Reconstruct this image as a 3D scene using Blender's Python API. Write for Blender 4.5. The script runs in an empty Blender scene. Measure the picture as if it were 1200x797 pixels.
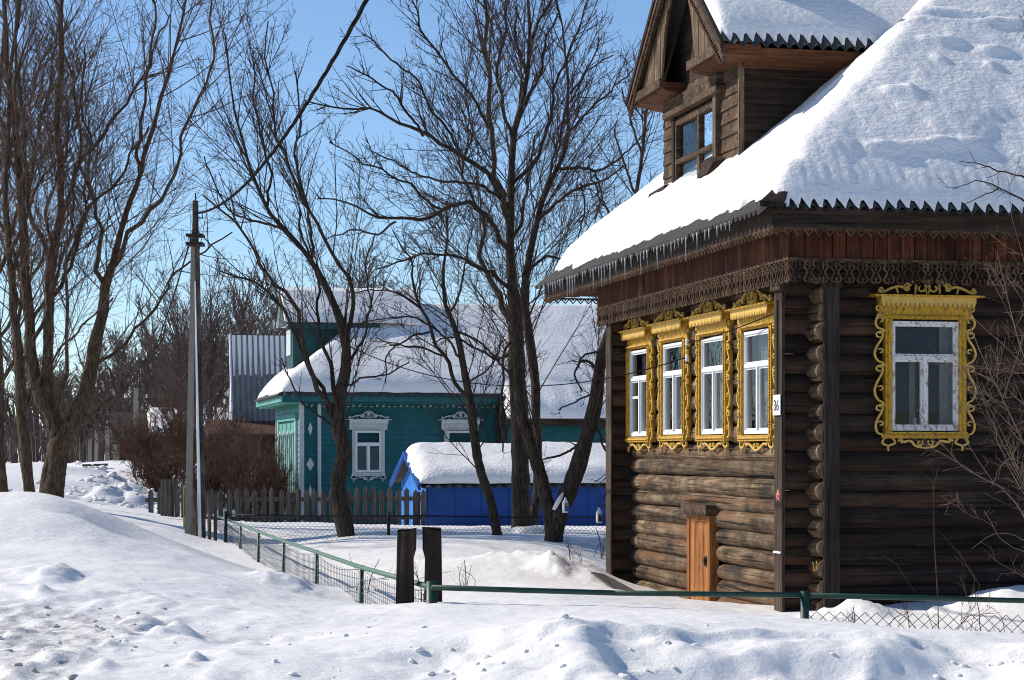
import bpy, bmesh, math, random
import numpy as np
from mathutils import Vector, Matrix, Euler

random.seed(7)
rng = np.random.default_rng(11)
SC = bpy.context.scene
COL = SC.collection

# ------------------------------------------------------------------ camera, sky, sun, exposure
F, HY, ZC = 2400.0, 531.0, 1.6          # focal length (px of the 1200 px photo), horizon row, eye height
cam_d = bpy.data.cameras.new('camera'); cam = bpy.data.objects.new('camera', cam_d); COL.objects.link(cam)
cam_d.sensor_width = 36; cam_d.lens = F / 1200 * 36; cam_d.shift_y = (HY - 398.5) / 1200
cam_d.clip_start = 0.1; cam_d.clip_end = 6000
cam.location = (0, 0, ZC); cam.rotation_euler = (math.radians(90), 0, 0)
SC.camera = cam

SUN_EL, SUN_AZ = math.radians(35.5), math.atan2(-0.953, 0.30)   # azimuth measured from +Y towards +X
SUN_DIR = Vector((math.sin(SUN_AZ) * math.cos(SUN_EL), math.cos(SUN_AZ) * math.cos(SUN_EL), math.sin(SUN_EL)))
w = bpy.data.worlds.new('World'); SC.world = w; w.use_nodes = True
wn = w.node_tree.nodes; wl = w.node_tree.links
sky = wn.new('ShaderNodeTexSky'); sky.sky_type = 'NISHITA'; sky.sun_disc = False
sky.sun_elevation = SUN_EL; sky.sun_rotation = SUN_AZ; sky.altitude = 300
sky.air_density = 0.9; sky.dust_density = 0.0; sky.ozone_density = 4.6
bg = wn['Background']; bg.inputs['Strength'].default_value = 0.125
wl.new(sky.outputs[0], bg.inputs[0])
sun_d = bpy.data.lights.new('sun', 'SUN'); sun = bpy.data.objects.new('sun', sun_d); COL.objects.link(sun)
sun_d.energy = 4.3; sun_d.angle = math.radians(0.53); sun_d.color = (1.0, 0.915, 0.80)
sun.rotation_euler = SUN_DIR.to_track_quat('Z', 'Y').to_euler(); sun.location = (-30, 5, 30)
SC.view_settings.view_transform = 'Standard'; SC.view_settings.look = 'None'
SC.view_settings.exposure = 0.24; SC.view_settings.gamma = 1.0; SC.view_settings.use_curve_mapping = False
SC.cycles.pixel_filter_type = 'BLACKMAN_HARRIS'; SC.cycles.filter_width = 1.05
SC.cycles.max_bounces = 6; SC.cycles.transparent_max_bounces = 16

def P(x, y, Y):
    return Vector(((x - 600) / F * Y, Y, ZC - (y - HY) / F * Y))

# ------------------------------------------------------------------ helpers
def mesh_np(name, V, Q, mats, mi=None, smooth=True):
    V = np.asarray(V, dtype=np.float32).reshape(-1, 3); Q = np.asarray(Q, dtype=np.int32)
    n, k = Q.shape
    me = bpy.data.meshes.new(name)
    me.vertices.add(len(V)); me.vertices.foreach_set('co', V.ravel())
    me.loops.add(n * k); me.loops.foreach_set('vertex_index', Q.ravel())
    me.polygons.add(n); me.polygons.foreach_set('loop_start', np.arange(0, n * k, k, dtype=np.int32))
    for m in (mats if isinstance(mats, (list, tuple)) else [mats]):
        me.materials.append(m)
    if mi is not None: me.polygons.foreach_set('material_index', np.asarray(mi, dtype=np.int32))
    me.update(calc_edges=True); me.validate()
    if smooth: me.polygons.foreach_set('use_smooth', np.ones(n, dtype=bool))
    return me

def link(name, me, parent=None, loc=None, rot=None):
    o = bpy.data.objects.new(name, me); COL.objects.link(o)
    if parent: o.parent = parent
    if loc is not None: o.location = loc
    if rot is not None: o.rotation_euler = rot
    return o

def tag(o, label=None, cat=None, group=None, kind=None):
    if label: o['label'] = label
    if cat: o['category'] = cat
    if group: o['group'] = group
    if kind: o['kind'] = kind
    return o

def empty(name, loc, rz=0, label=None, cat=None, group=None):
    o = bpy.data.objects.new(name, None); COL.objects.link(o); o.empty_display_size = 0.2
    o.location = loc; o.rotation_euler = (0, 0, rz)
    return tag(o, label, cat, group)

def copy_tree(o, parent=None):
    c = o.copy(); COL.objects.link(c)
    if parent is not None: c.parent = parent
    for ch in list(o.children): copy_tree(ch, c)
    return c

class MB:
    """collects shapes into one mesh"""
    def __init__(s): s.v = []; s.f = []; s.m = []
    def add(s, vs, fs, mi=0):
        b = len(s.v); s.v += [tuple(v) for v in vs]
        s.f += [tuple(i + b for i in f) for f in fs]; s.m += [mi] * len(fs); return s
    def hexa(s, c, mi=0):     # 8 corners: bottom 4 ccw, top 4 ccw
        return s.add(c, [(3, 2, 1, 0), (4, 5, 6, 7), (0, 1, 5, 4), (1, 2, 6, 5), (2, 3, 7, 6), (3, 0, 4, 7)], mi)
    def box(s, x0, x1, y0, y1, z0, z1, mi=0):
        return s.hexa([(x0, y0, z0), (x1, y0, z0), (x1, y1, z0), (x0, y1, z0), (x0, y0, z1), (x1, y0, z1), (x1, y1, z1), (x0, y1, z1)], mi)
    def prism(s, pts, y0, y1, mi=0):   # polygon in XZ (ccw seen from -y), extruded along y
        n = len(pts)
        vs = [(x, y0, z) for x, z in pts] + [(x, y1, z) for x, z in pts]
        fs = [tuple(range(n)), tuple(range(2 * n - 1, n - 1, -1))]
        fs += [(i, i + n, (i + 1) % n + n, (i + 1) % n) for i in range(n)]
        return s.add(vs, fs, mi)
    def ribbon(s, pts, wid, y0, y1, mi=0, taper=0.0):   # flat fretwork strip following a 2D curve in XZ
        p = np.array(pts, float); n = len(p)
        t = np.gradient(p, axis=0); t /= np.linalg.norm(t, axis=1)[:, None] + 1e-9
        nn = np.stack([-t[:, 1], t[:, 0]], 1)
        ww = np.full(n, wid / 2)
        if taper: ww *= 1 - taper * np.abs(np.linspace(-1, 1, n)) ** 3
        a = p + nn * ww[:, None]; b = p - nn * ww[:, None]
        vs = []
        for i in range(n):
            vs += [(a[i, 0], y0, a[i, 1]), (b[i, 0], y0, b[i, 1]), (b[i, 0], y1, b[i, 1]), (a[i, 0], y1, a[i, 1])]
        fs = [(0, 3, 2, 1), (4 * n - 4, 4 * n - 3, 4 * n - 2, 4 * n - 1)]
        for i in range(n - 1):
            o = 4 * i
            for k in range(4): fs.append((o + k, o + (k + 1) % 4, o + 4 + (k + 1) % 4, o + 4 + k))
        return s.add(vs, fs, mi)
    def tube(s, pts, r, sides=6, mi=0, r1=None, caps=True):
        p = [Vector(q) for q in pts]; n = len(p); vs = []
        for i in range(n):
            t = (p[min(i + 1, n - 1)] - p[max(i - 1, 0)]).normalized()
            ref = Vector((0, 0, 1)) if abs(t.z) < 0.9 else Vector((1, 0, 0))
            u = t.cross(ref).normalized(); v = u.cross(t)
            rr = r if r1 is None else r + (r1 - r) * i / (n - 1)
            for k in range(sides):
                a = 2 * math.pi * k / sides
                vs.append(p[i] + u * (rr * math.cos(a)) + v * (rr * math.sin(a)))
        fs = []
        for i in range(n - 1):
            for k in range(sides):
                a, b = i * sides + k, i * sides + (k + 1) % sides
                fs.append((a, b, b + sides, a + sides))
        if caps:
            fs.append(tuple(reversed(range(sides)))); fs.append(tuple(range((n - 1) * sides, n * sides)))
        return s.add(vs, fs, mi)
    def mesh(s, name, mats, smooth=False):
        me = bpy.data.meshes.new(name); me.from_pydata(s.v, [], s.f)
        for m in (mats if isinstance(mats, (list, tuple)) else [mats]): me.materials.append(m)
        me.polygons.foreach_set('material_index', s.m)
        if smooth: me.polygons.foreach_set('use_smooth', [True] * len(s.f))
        bm = bmesh.new(); bm.from_mesh(me); bmesh.ops.recalc_face_normals(bm, faces=bm.faces); bm.to_mesh(me); bm.free()
        me.update(); return me
    def obj(s, name, mats, parent=None, loc=None, rot=None, smooth=False):
        return link(name, s.mesh(name, mats, smooth), parent, loc, rot)

def J(a): return random.uniform(-a, a)

# value noise
def _h(ix, iy, seed):
    n = (ix * 374761393 + iy * 668265263 + seed * 1274126177) & 0xFFFFFFFF
    n = ((n ^ (n >> 13)) * 1274126177) & 0xFFFFFFFF
    return ((n ^ (n >> 16)) & 0xFFFF) / 65535.0
def vnoise(x, y, seed=0):
    x = np.asarray(x, float); y = np.asarray(y, float)
    ix = np.floor(x).astype(np.int64); iy = np.floor(y).astype(np.int64)
    fx = x - ix; fy = y - iy
    fx = fx * fx * fx * (fx * (fx * 6 - 15) + 10); fy = fy * fy * fy * (fy * (fy * 6 - 15) + 10)
    a = _h(ix, iy, seed); b = _h(ix + 1, iy, seed); c = _h(ix, iy + 1, seed); d = _h(ix + 1, iy + 1, seed)
    return (a + (b - a) * fx) * (1 - fy) + (c + (d - c) * fx) * fy
def fbm(x, y, oct=4, seed=0):
    t = 0; a = 0.5; n = 0
    for i in range(oct):
        t = t + a * (vnoise(x * 2 ** i + 17.3 * i, y * 2 ** i - 9.1 * i, seed + i) - 0.5); n += a; a *= 0.5
    return t / n * 2          # about -1..1
def smooth01(x, a, b):
    t = np.clip((x - a) / (b - a), 0, 1); return t * t * (3 - 2 * t)

# ------------------------------------------------------------------ materials
class NT:
    def __init__(s, name):
        s.m = bpy.data.materials.new(name); s.m.use_nodes = True
        s.n = s.m.node_tree.nodes; s.l = s.m.node_tree.links
        s.b = s.n['Principled BSDF']
        s.b.inputs['Specular IOR Level'].default_value = 0.3
    def node(s, t, **kw):
        n = s.n.new(t)
        for k, v in kw.items():
            if k in n.inputs: n.inputs[k].default_value = v
            else: setattr(n, k, v)
        return n
    def coords(s, scale=(1, 1, 1), rand=True, src='Object'):
        tc = s.node('ShaderNodeTexCoord'); mp = s.node('ShaderNodeMapping'); mp.inputs['Scale'].default_value = scale
        if rand:
            oi = s.node('ShaderNodeObjectInfo'); mu = s.node('ShaderNodeMath', operation='MULTIPLY'); mu.inputs[1].default_value = 57.0
            s.l.new(oi.outputs['Random'], mu.inputs[0])
            ad = s.node('ShaderNodeVectorMath', operation='ADD'); s.l.new(tc.outputs[src], ad.inputs[0]); s.l.new(mu.outputs[0], ad.inputs[1])
            s.l.new(ad.outputs[0], mp.inputs['Vector'])
        else: s.l.new(tc.outputs[src], mp.inputs['Vector'])
        return mp.outputs[0]
    def noise(s, vec, scale, detail=4, rough=0.6, dist=0.0):
        n = s.node('ShaderNodeTexNoise'); n.inputs['Scale'].default_value = scale; n.inputs['Detail'].default_value = detail
        n.inputs['Roughness'].default_value = rough; n.inputs['Distortion'].default_value = dist
        s.l.new(vec, n.inputs['Vector']); return n.outputs['Fac']
    def ramp(s, fac, stops):
        r = s.node('ShaderNodeValToRGB'); e = r.color_ramp.elements
        while len(e) < len(stops): e.new(0.5)
        for i, (p, c) in enumerate(stops):
            e[i].position = p; e[i].color = (*c, 1) if len(c) == 3 else c
        s.l.new(fac, r.inputs[0]); return r.outputs[0]
    def val(s, v): return (v, v, v)
    def mix(s, fac, a, b, mode='MIX'):
        m = s.node('ShaderNodeMix', data_type='RGBA', blend_type=mode)
        if isinstance(fac, (int, float)): m.inputs[0].default_value = fac
        else: s.l.new(fac, m.inputs[0])
        for i, c in ((6, a), (7, b)):
            if isinstance(c, tuple): m.inputs[i].default_value = (*c, 1)
            else: s.l.new(c, m.inputs[i])
        return m.outputs[2]
    def bump(s, h, strength=0.4, dist=0.02):
        b = s.node('ShaderNodeBump'); b.inputs['Strength'].default_value = strength; b.inputs['Distance'].default_value = dist
        s.l.new(h, b.inputs['Height']); s.l.new(b.outputs[0], s.b.inputs['Normal']); return b
    def fin(s, col, rough=0.85, spec=0.3):
        if isinstance(col, tuple): s.b.inputs['Base Color'].default_value = (*col, 1)
        else: s.l.new(col, s.b.inputs['Base Color'])
        s.b.inputs['Roughness'].default_value = rough; s.b.inputs['Specular IOR Level'].default_value = spec
        return s.m

def wood(name, dark, mid, light, along='x', grain=26.0, contrast=1.0, crack=0.6, stain=0.55, vary=0.25, warm=None):
    t = NT(name)
    sc = {'x': (1.2, grain, grain), 'y': (grain, 1.2, grain), 'z': (grain, grain, 1.2)}[along]
    v = t.coords(sc); vb = t.coords((1, 1, 1))
    g = t.noise(v, 1.0, 5, 0.65, 0.6)
    col = t.ramp(g, [(0.28, dark), (0.5, mid), (0.75, light)])
    big = t.noise(vb, 2.3, 4, 0.7)
    st = t.ramp(big, [(0.35, t.val(1 - stain)), (0.6, t.val(1.0))])
    col = t.mix(1.0, col, st, 'MULTIPLY')
    if warm:
        wn_ = t.noise(t.coords(tuple(a * (0.55 if a < 2 else 0.22) for a in sc)), 1.0, 3, 0.6)
        col = t.mix(t.ramp(wn_, [(0.50, t.val(0.0)), (0.64, t.val(0.7))]), col, warm)
        bn = t.noise(t.coords(tuple(a * (0.8 if a < 2 else 0.16) for a in sc)), 1.0, 4, 0.7)
        col = t.mix(t.ramp(bn, [(0.52, t.val(0.0)), (0.66, t.val(0.75))]), col, (0.022, 0.019, 0.018))
    ck = t.noise(t.coords(tuple(0.5 * a if a < 2 else a * 1.1 for a in sc)), 1.0, 2, 0.5, 0.3)
    ckc = t.ramp(ck, [(0.34, t.val(1 - crack)), (0.38, t.val(1.0))])
    col = t.mix(1.0, col, ckc, 'MULTIPLY')
    oi = t.node('ShaderNodeObjectInfo')
    vr = t.ramp(oi.outputs['Random'], [(0.0, t.val(1 - vary)), (1.0, t.val(1.0))])
    col = t.mix(1.0, col, vr, 'MULTIPLY')
    ad = t.node('ShaderNodeMath', operation='ADD'); t.l.new(g, ad.inputs[0]); t.l.new(ckc, ad.inputs[1])
    t.bump(ad.outputs[0], 0.7, 0.012)
    return t.fin(col, 0.85, 0.2)

def paint(name, col, wear=0.0, worn=(0.2, 0.15, 0.1), rough=0.6, var=0.25, scale=6.0, spec=0.3):
    t = NT(name); v = t.coords((1, 1, 1))
    n = t.noise(v, scale, 5, 0.65)
    c = t.mix(1.0, col, t.ramp(n, [(0.3, t.val(1 - var)), (0.7, t.val(1.0))]), 'MULTIPLY')
    if wear:
        n2 = t.noise(t.coords((1, 1, 0.5)), scale * 4, 5, 0.75)
        c = t.mix(t.ramp(n2, [(0.62 - wear * 0.3, t.val(0.0)), (0.68 - wear * 0.3, t.val(1.0))]), c, worn)
    t.bump(t.noise(v, 60, 3), 0.25, 0.004)
    return t.fin(c, rough, spec)

M = {}
def snow_mat(name, grain=70.0, dirt=False, bstr=0.35):
    t = NT(name); v = t.coords((1, 1, 1), False)
    n = t.noise(v, 1.3, 4, 0.6)
    c = t.ramp(n, [(0.3, (0.83, 0.815, 0.795)), (0.7, (0.90, 0.88, 0.855))])
    fine = t.noise(v, 120.0, 3, 0.7); c = t.mix(0.10, c, t.ramp(fine, [(0.3, t.val(0.45)), (0.7, t.val(1.0))]), 'MULTIPLY')
    if dirt:   # road grit ploughed into the verge on the left
        a = t.node('ShaderNodeAttribute', attribute_name='dirt')
        d1 = t.noise(v, 7.0, 6, 0.75); d2 = t.noise(v, 55.0, 3, 0.7)
        mu = t.node('ShaderNodeMath', operation='MULTIPLY'); t.l.new(d1, mu.inputs[0]); t.l.new(a.outputs['Fac'], mu.inputs[1])
        mu2 = t.node('ShaderNodeMath', operation='MULTIPLY_ADD'); t.l.new(d2, mu2.inputs[0]); mu2.inputs[1].default_value = 0.25
        t.l.new(mu.outputs[0], mu2.inputs[2])
        c = t.mix(t.ramp(mu2.outputs[0], [(0.56, t.val(0.0)), (0.80, t.val(0.8))]), c, (0.17, 0.145, 0.12))
    b1 = t.noise(t.coords((1, 1.6, 1), False), 14.0 if not dirt else 9.0, 3, 0.5); b2 = t.noise(v, grain, 5, 0.75)
    ad = t.node('ShaderNodeMath', operation='MULTIPLY_ADD'); t.l.new(b2, ad.inputs[0]); ad.inputs[1].default_value = 0.30; t.l.new(b1, ad.inputs[2])
    t.bump(ad.outputs[0], bstr, 0.035)
    return t.fin(c, 0.65, 0.25)
M['snow'] = snow_mat('snow_ground', 60.0, dirt=True, bstr=0.55)
M['snow_roof'] = snow_mat('snow_roof', 30.0, bstr=0.55)
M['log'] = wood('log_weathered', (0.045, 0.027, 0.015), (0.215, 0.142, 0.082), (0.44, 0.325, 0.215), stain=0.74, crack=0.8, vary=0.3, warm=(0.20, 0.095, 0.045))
M['log_dark'] = wood('log_dark_brown', (0.014, 0.009, 0.007), (0.052, 0.035, 0.025), (0.125, 0.083, 0.057), stain=0.6, vary=0.5, warm=(0.10, 0.044, 0.026))  # darker brown log wood for the side, far and back walls
def endgrain():
    t = NT('log_end_grain'); tc = t.node('ShaderNodeTexCoord'); sp = t.node('ShaderNodeSeparateXYZ'); t.l.new(tc.outputs['Object'], sp.inputs[0])
    cb = t.node('ShaderNodeCombineXYZ'); t.l.new(sp.outputs['Y'], cb.inputs['Y']); t.l.new(sp.outputs['Z'], cb.inputs['Z'])
    ln = t.node('ShaderNodeVectorMath', operation='LENGTH'); t.l.new(cb.outputs[0], ln.inputs[0])
    n = t.noise(t.coords((1, 1, 1)), 14, 4, 0.6)
    ad = t.node('ShaderNodeMath', operation='MULTIPLY_ADD'); t.l.new(n, ad.inputs[0]); ad.inputs[1].default_value = 0.03; t.l.new(ln.outputs['Value'], ad.inputs[2])
    mu = t.node('ShaderNodeMath', operation='MULTIPLY'); t.l.new(ad.outputs[0], mu.inputs[0]); mu.inputs[1].default_value = 420
    sn = t.node('ShaderNodeMath', operation='SINE'); t.l.new(mu.outputs[0], sn.inputs[0])
    c = t.ramp(sn.outputs[0], [(0.2, (0.16, 0.10, 0.065)), (0.8, (0.33, 0.23, 0.15))])
    c = t.mix(1.0, c, t.ramp(n, [(0.35, t.val(0.45)), (0.6, t.val(1.0))]), 'MULTIPLY')
    return t.fin(c, 0.85)
M['end'] = endgrain()
M['plank'] = wood('plank_weathered', (0.045, 0.03, 0.018), (0.14, 0.09, 0.054), (0.28, 0.20, 0.13), stain=0.7, warm=(0.11, 0.05, 0.025))
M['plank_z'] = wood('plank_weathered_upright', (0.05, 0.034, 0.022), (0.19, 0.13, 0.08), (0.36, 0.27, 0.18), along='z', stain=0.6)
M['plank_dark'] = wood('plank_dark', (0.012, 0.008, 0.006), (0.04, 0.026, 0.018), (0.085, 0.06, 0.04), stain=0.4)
M['board_dark_z'] = wood('board_dark_upright', (0.012, 0.009, 0.008), (0.035, 0.026, 0.021), (0.075, 0.058, 0.046), along='z', stain=0.4)
M['corner_z'] = wood('corner_board', (0.03, 0.02, 0.014), (0.075, 0.05, 0.035), (0.14, 0.10, 0.075), along='z', stain=0.5)
M['red_z'] = wood('frieze_red_board', (0.035, 0.013, 0.008), (0.115, 0.036, 0.017), (0.21, 0.075, 0.032), along='z', stain=0.65, crack=0.4, vary=0.5)
M['soffit'] = wood('soffit_board', (0.035, 0.014, 0.008), (0.12, 0.045, 0.02), (0.22, 0.095, 0.042), stain=0.5, crack=0.5)
M['lace'] = wood('lace_wood', (0.03, 0.017, 0.010), (0.10, 0.058, 0.034), (0.20, 0.125, 0.075), along='z', grain=18, stain=0.5)
M['door'] = wood('door_orange', (0.16, 0.055, 0.015), (0.38, 0.15, 0.045), (0.50, 0.24, 0.09), along='z', grain=22, stain=0.35, crack=0.4, vary=0.2)
M['yellow_pale'] = paint('yellow_pale_paint', (0.66, 0.43, 0.10), wear=0.2, worn=(0.36, 0.24, 0.09), rough=0.6, var=0.25, scale=9)
M['yellow'] = paint('yellow_paint', (0.60, 0.335, 0.018), wear=0.36, worn=(0.23, 0.125, 0.035), rough=0.55, var=0.22, scale=9)
M['white'] = paint('white_paint', (0.74, 0.72, 0.70), wear=0.30, worn=(0.30, 0.20, 0.15), rough=0.5, var=0.15)
M['white_clean'] = paint('white_clean', (0.72, 0.74, 0.76), rough=0.5, var=0.12)
M['curtain'] = paint('curtain_cloth', (0.26, 0.27, 0.28), rough=0.9, var=0.3, scale=14)
M['curtain_blue'] = paint('curtain_dark_blue', (0.022, 0.032, 0.06), rough=0.9, var=0.6, scale=22)
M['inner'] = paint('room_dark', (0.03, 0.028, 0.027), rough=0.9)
M['slate'] = paint('roof_slate', (0.085, 0.08, 0.075), wear=0.2, worn=(0.06, 0.055, 0.05), rough=0.9, scale=8)
M['green'] = paint('green_paint', (0.012, 0.055, 0.035), wear=0.08, worn=(0.07, 0.05, 0.035), rough=0.45, spec=0.4)
M['green_light'] = paint('green_paint_pale', (0.10, 0.20, 0.13), wear=0.14, worn=(0.11, 0.085, 0.06), rough=0.5, spec=0.4)  # paler green for the rail of the left fence run
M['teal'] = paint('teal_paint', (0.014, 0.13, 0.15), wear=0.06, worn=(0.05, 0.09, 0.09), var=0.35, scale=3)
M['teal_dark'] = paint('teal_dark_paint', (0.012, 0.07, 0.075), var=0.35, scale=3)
M['teal_sunlit'] = paint('teal_paint_sunlit', (0.13, 0.42, 0.36), wear=0.1, worn=(0.22, 0.25, 0.2), var=0.25)  # teal paint with the sun on the gable side mixed into the colour
M['teal_white'] = paint('pale_trim', (0.55, 0.62, 0.63), wear=0.12, worn=(0.25, 0.33, 0.33))
M['blue'] = paint('blue_paint', (0.008, 0.075, 0.34), var=0.3, scale=2.5, rough=0.5)
M['blue_light'] = paint('blue_paint_sunlit', (0.05, 0.22, 0.62), var=0.2, rough=0.5)  # the shed blue, brightened in colour for its sunlit gable; reused for feeder seed
M['picket'] = wood('picket_wood', (0.05, 0.045, 0.04), (0.13, 0.115, 0.10), (0.24, 0.215, 0.19), along='z', stain=0.35)
M['post'] = wood('old_post', (0.010, 0.007, 0.006), (0.04, 0.027, 0.02), (0.10, 0.07, 0.05), along='z', stain=0.5)
M['concrete'] = paint('concrete', (0.31, 0.275, 0.225), wear=0.25, worn=(0.25, 0.23, 0.2), rough=0.9, scale=5)
M['pole_wood'] = wood('pole_wood', (0.04, 0.032, 0.025), (0.13, 0.10, 0.078), (0.24, 0.195, 0.15), along='z')
M['wire'] = paint('wire_black', (0.005, 0.005, 0.005), rough=0.9, spec=0.1)
M['mesh_wire'] = paint('galvanised_wire', (0.16, 0.17, 0.17), rough=0.5, var=0.3)
M['mesh_dark'] = paint('rusty_wire', (0.05, 0.045, 0.045), rough=0.7, var=0.3)
M['iron'] = paint('iron', (0.02, 0.02, 0.02), rough=0.6)
M['porcelain'] = paint('porcelain', (0.75, 0.75, 0.73), rough=0.25, var=0.05)
M['rust'] = paint('rust_roof', (0.10, 0.05, 0.035), wear=0.2, worn=(0.07, 0.03, 0.02), rough=0.9)
M['grey_roof'] = paint('grey_roof_sheet', (0.24, 0.25, 0.265), var=0.4, scale=4, rough=0.8)
M['brick'] = paint('brown_wall', (0.10, 0.045, 0.032), var=0.5, scale=4, rough=0.95)
M['barn'] = wood('barn_wood', (0.02, 0.016, 0.014), (0.06, 0.048, 0.042), (0.11, 0.09, 0.08), along='z')
M['grey_paint'] = paint('grey_wall', (0.42, 0.47, 0.52), rough=0.7)
M['red_star'] = paint('red_paint', (0.62, 0.13, 0.10), wear=0.25, worn=(0.7, 0.55, 0.5))
M['ink'] = paint('ink', (0.02, 0.02, 0.025))
M['yellow_mark'] = paint('yellow_mark', (0.75, 0.55, 0.03))
def bark(name, dark, light, vscale=9.0):
    t = NT(name); v = t.coords((vscale * 2, vscale * 2, vscale * 0.5), False)
    n = t.noise(v, 1.0, 6, 0.7, 0.4)
    c = t.ramp(n, [(0.35, dark), (0.7, light)])
    t.bump(n, 1.0, 0.03); return t.fin(c, 0.9, 0.15)
M['bark'] = bark('bark_grey', (0.014, 0.010, 0.008), (0.105, 0.08, 0.058), 14)
M['bark_warm'] = bark('bark_brown', (0.022, 0.015, 0.010), (0.17, 0.115, 0.075), 14)  # trunks at the left edge, lightened in colour to look sunlit
M['twig_left'] = bark('twig_sunlit_brown', (0.055, 0.036, 0.027), (0.19, 0.125, 0.092), 3)  # lighter brown that carries the sunlight on the left crowns
M['twig'] = bark('twig_brown', (0.03, 0.020, 0.017), (0.10, 0.066, 0.054), 3)
M['twig_red'] = bark('twig_reddish', (0.05, 0.028, 0.021), (0.17, 0.095, 0.068), 3)
M['twig_far'] = bark('twig_far', (0.06, 0.045, 0.042), (0.15, 0.11, 0.095), 2)
M['twig_pale'] = bark('twig_pale', (0.10, 0.07, 0.05), (0.27, 0.19, 0.14), 3)
def glass():
    t = NT('window_glass'); out = t.n['Material Output']
    tr = t.node('ShaderNodeBsdfTransparent'); tr.inputs[0].default_value = (0.80, 0.84, 0.86, 1)
    gl = t.node('ShaderNodeBsdfGlossy'); gl.inputs['Roughness'].default_value = 0.02; gl.inputs[0].default_value = (0.9, 0.93, 0.95, 1)
    fr = t.node('ShaderNodeFresnel'); fr.inputs['IOR'].default_value = 1.30
    v = t.coords((1, 1, 1)); b = t.node('ShaderNodeBump'); b.inputs['Strength'].default_value = 0.12; b.inputs['Distance'].default_value = 0.02
    t.l.new(t.noise(v, 5.0, 2), b.inputs['Height']); t.l.new(b.outputs[0], gl.inputs['Normal']); t.l.new(b.outputs[0], fr.inputs['Normal'])
    mx = t.node('ShaderNodeMixShader'); t.l.new(fr.outputs[0], mx.inputs[0]); t.l.new(tr.outputs[0], mx.inputs[1]); t.l.new(gl.outputs[0], mx.inputs[2])
    t.l.new(mx.outputs[0], out.inputs['Surface']); return t.m
M['glass'] = glass()
def ice():
    t = NT('icicle_ice'); t.b.inputs['Transmission Weight'].default_value = 0.7; t.b.inputs['IOR'].default_value = 1.31
    return t.fin((0.86, 0.89, 0.92), 0.15, 0.5)
M['ice'] = ice()

# ------------------------------------------------------------------ ground: one sheet of snow through surveyed points
ctrl = []   # (photo x, photo y, distance)
for x, y, Y in [
    # left verge, from the road edge to the mound by the trees
    (0, 797, 10), (100, 797, 10), (200, 797, 10), (300, 797, 10), (420, 797, 10), (520, 797, 9.9),
    (0, 745, 12), (130, 740, 12), (260, 745, 12), (400, 745, 12), (0, 690, 14.2), (120, 690, 14.2), (250, 705, 14),
    (0, 640, 18), (60, 628, 18.5), (60, 602, 19.6), (88, 606, 19.7), (100, 640, 17.6), (130, 650, 17.3), (180, 660, 17), (250, 680, 16), (0, 588, 20.5), (35, 578, 21), (75, 592, 20.6), (110, 616, 20.4), (134, 636, 20.2), (150, 645, 18.4),
    (300, 700, 15.5), (200, 670, 16.4), (220, 648, 20.5), (335, 692, 17.0), (400, 722, 14.2), (450, 722, 13.6), (300, 668, 19.5), (250, 650, 22.5),
    # path along the fence and up the street
    (170, 612, 33), (200, 620, 31), (235, 636, 30), (120, 596, 36), (160, 595, 40), (60, 592, 34), (20, 590, 32),
    (140, 560, 46), (165, 572, 45), (120, 566, 45), (185, 598, 43), (100, 553, 60), (60, 552, 60), (150, 562, 62), (10, 560, 55),
    # fence line
    (264, 640, 32.2), (303, 660, 27), (333, 675, 24), (371, 699, 21.2), (424, 710, 18), (508, 709, 14.6), (465, 712, 16),
    # plane between bank and front fence
    (600, 722, 13.9), (700, 713, 14.5), (800, 714, 15), (943, 728, 15.2), (1100, 745, 15.0), (1200, 752, 15.0), (1320, 760, 15),
    # ploughed bank along the road
    (560, 762, 10.5), (640, 752, 10.5), (740, 738, 10.7), (820, 748, 10.6), (900, 762, 10.5), (1000, 764, 10.5), (1100, 768, 10.5), (1200, 770, 10.5), (1300, 770, 10.5),
    (600, 800, 9.75), (750, 798, 9.75), (900, 800, 9.75), (1050, 800, 9.75), (1200, 800, 9.75),
    # yard
    (560, 690, 19), (640, 684, 21.5), (690, 690, 22.5), (600, 668, 24), (680, 660, 25.5), (520, 660, 24.5), (450, 660, 26), (560, 640, 29),
    (405, 629, 32), (583, 627, 31), (612, 622, 33.5), (647, 634, 30), (700, 628, 32), (330, 625, 33.5), (500, 616, 38), (350, 612, 38.5), (280, 612, 38), (600, 617, 39), (700, 617, 39),
    (735, 692, 26), (820, 708, 23.2), (918, 722, 19.7), (980, 722, 19.2), (1010, 713, 19.4), (1080, 718, 19.4), (1160, 702, 19.6), (1200, 697, 19.7), (1300, 690, 19.9),
    (943, 735, 17), (1100, 740, 17), (1200, 738, 17), (800, 722, 17), (640, 705, 17)]:
    p = P(x, y, Y); ctrl.append((p.x, p.y, p.z))
ctrl += [(x, y, 0.0) for x in (-9, -4, 0, 4, 9) for y in (2, 7.2)] + [(x, 8.6, 0.12) for x in (-4, -2, 0, 2, 4)]
ctrl += [(-14, 12, .6), (-14, 20, .9), (-16, 35, .7), (-14, 55, .6), (12, 12, .4), (12, 20, .2), (14, 30, .2), (12, 45, .3), (3, 48, .3), (-3, 50, .3), (-8, 46, .3),
         (-14, 75, .4), (0, 75, .3), (14, 75, .3), (-20, -10, 0), (20, -10, 0), (0, -10, 0), (0, 28, .15)]
ctrl = np.array(ctrl)
def _k(r2): return 0.5 * r2 * np.log(r2 + 1e-9)
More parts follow.
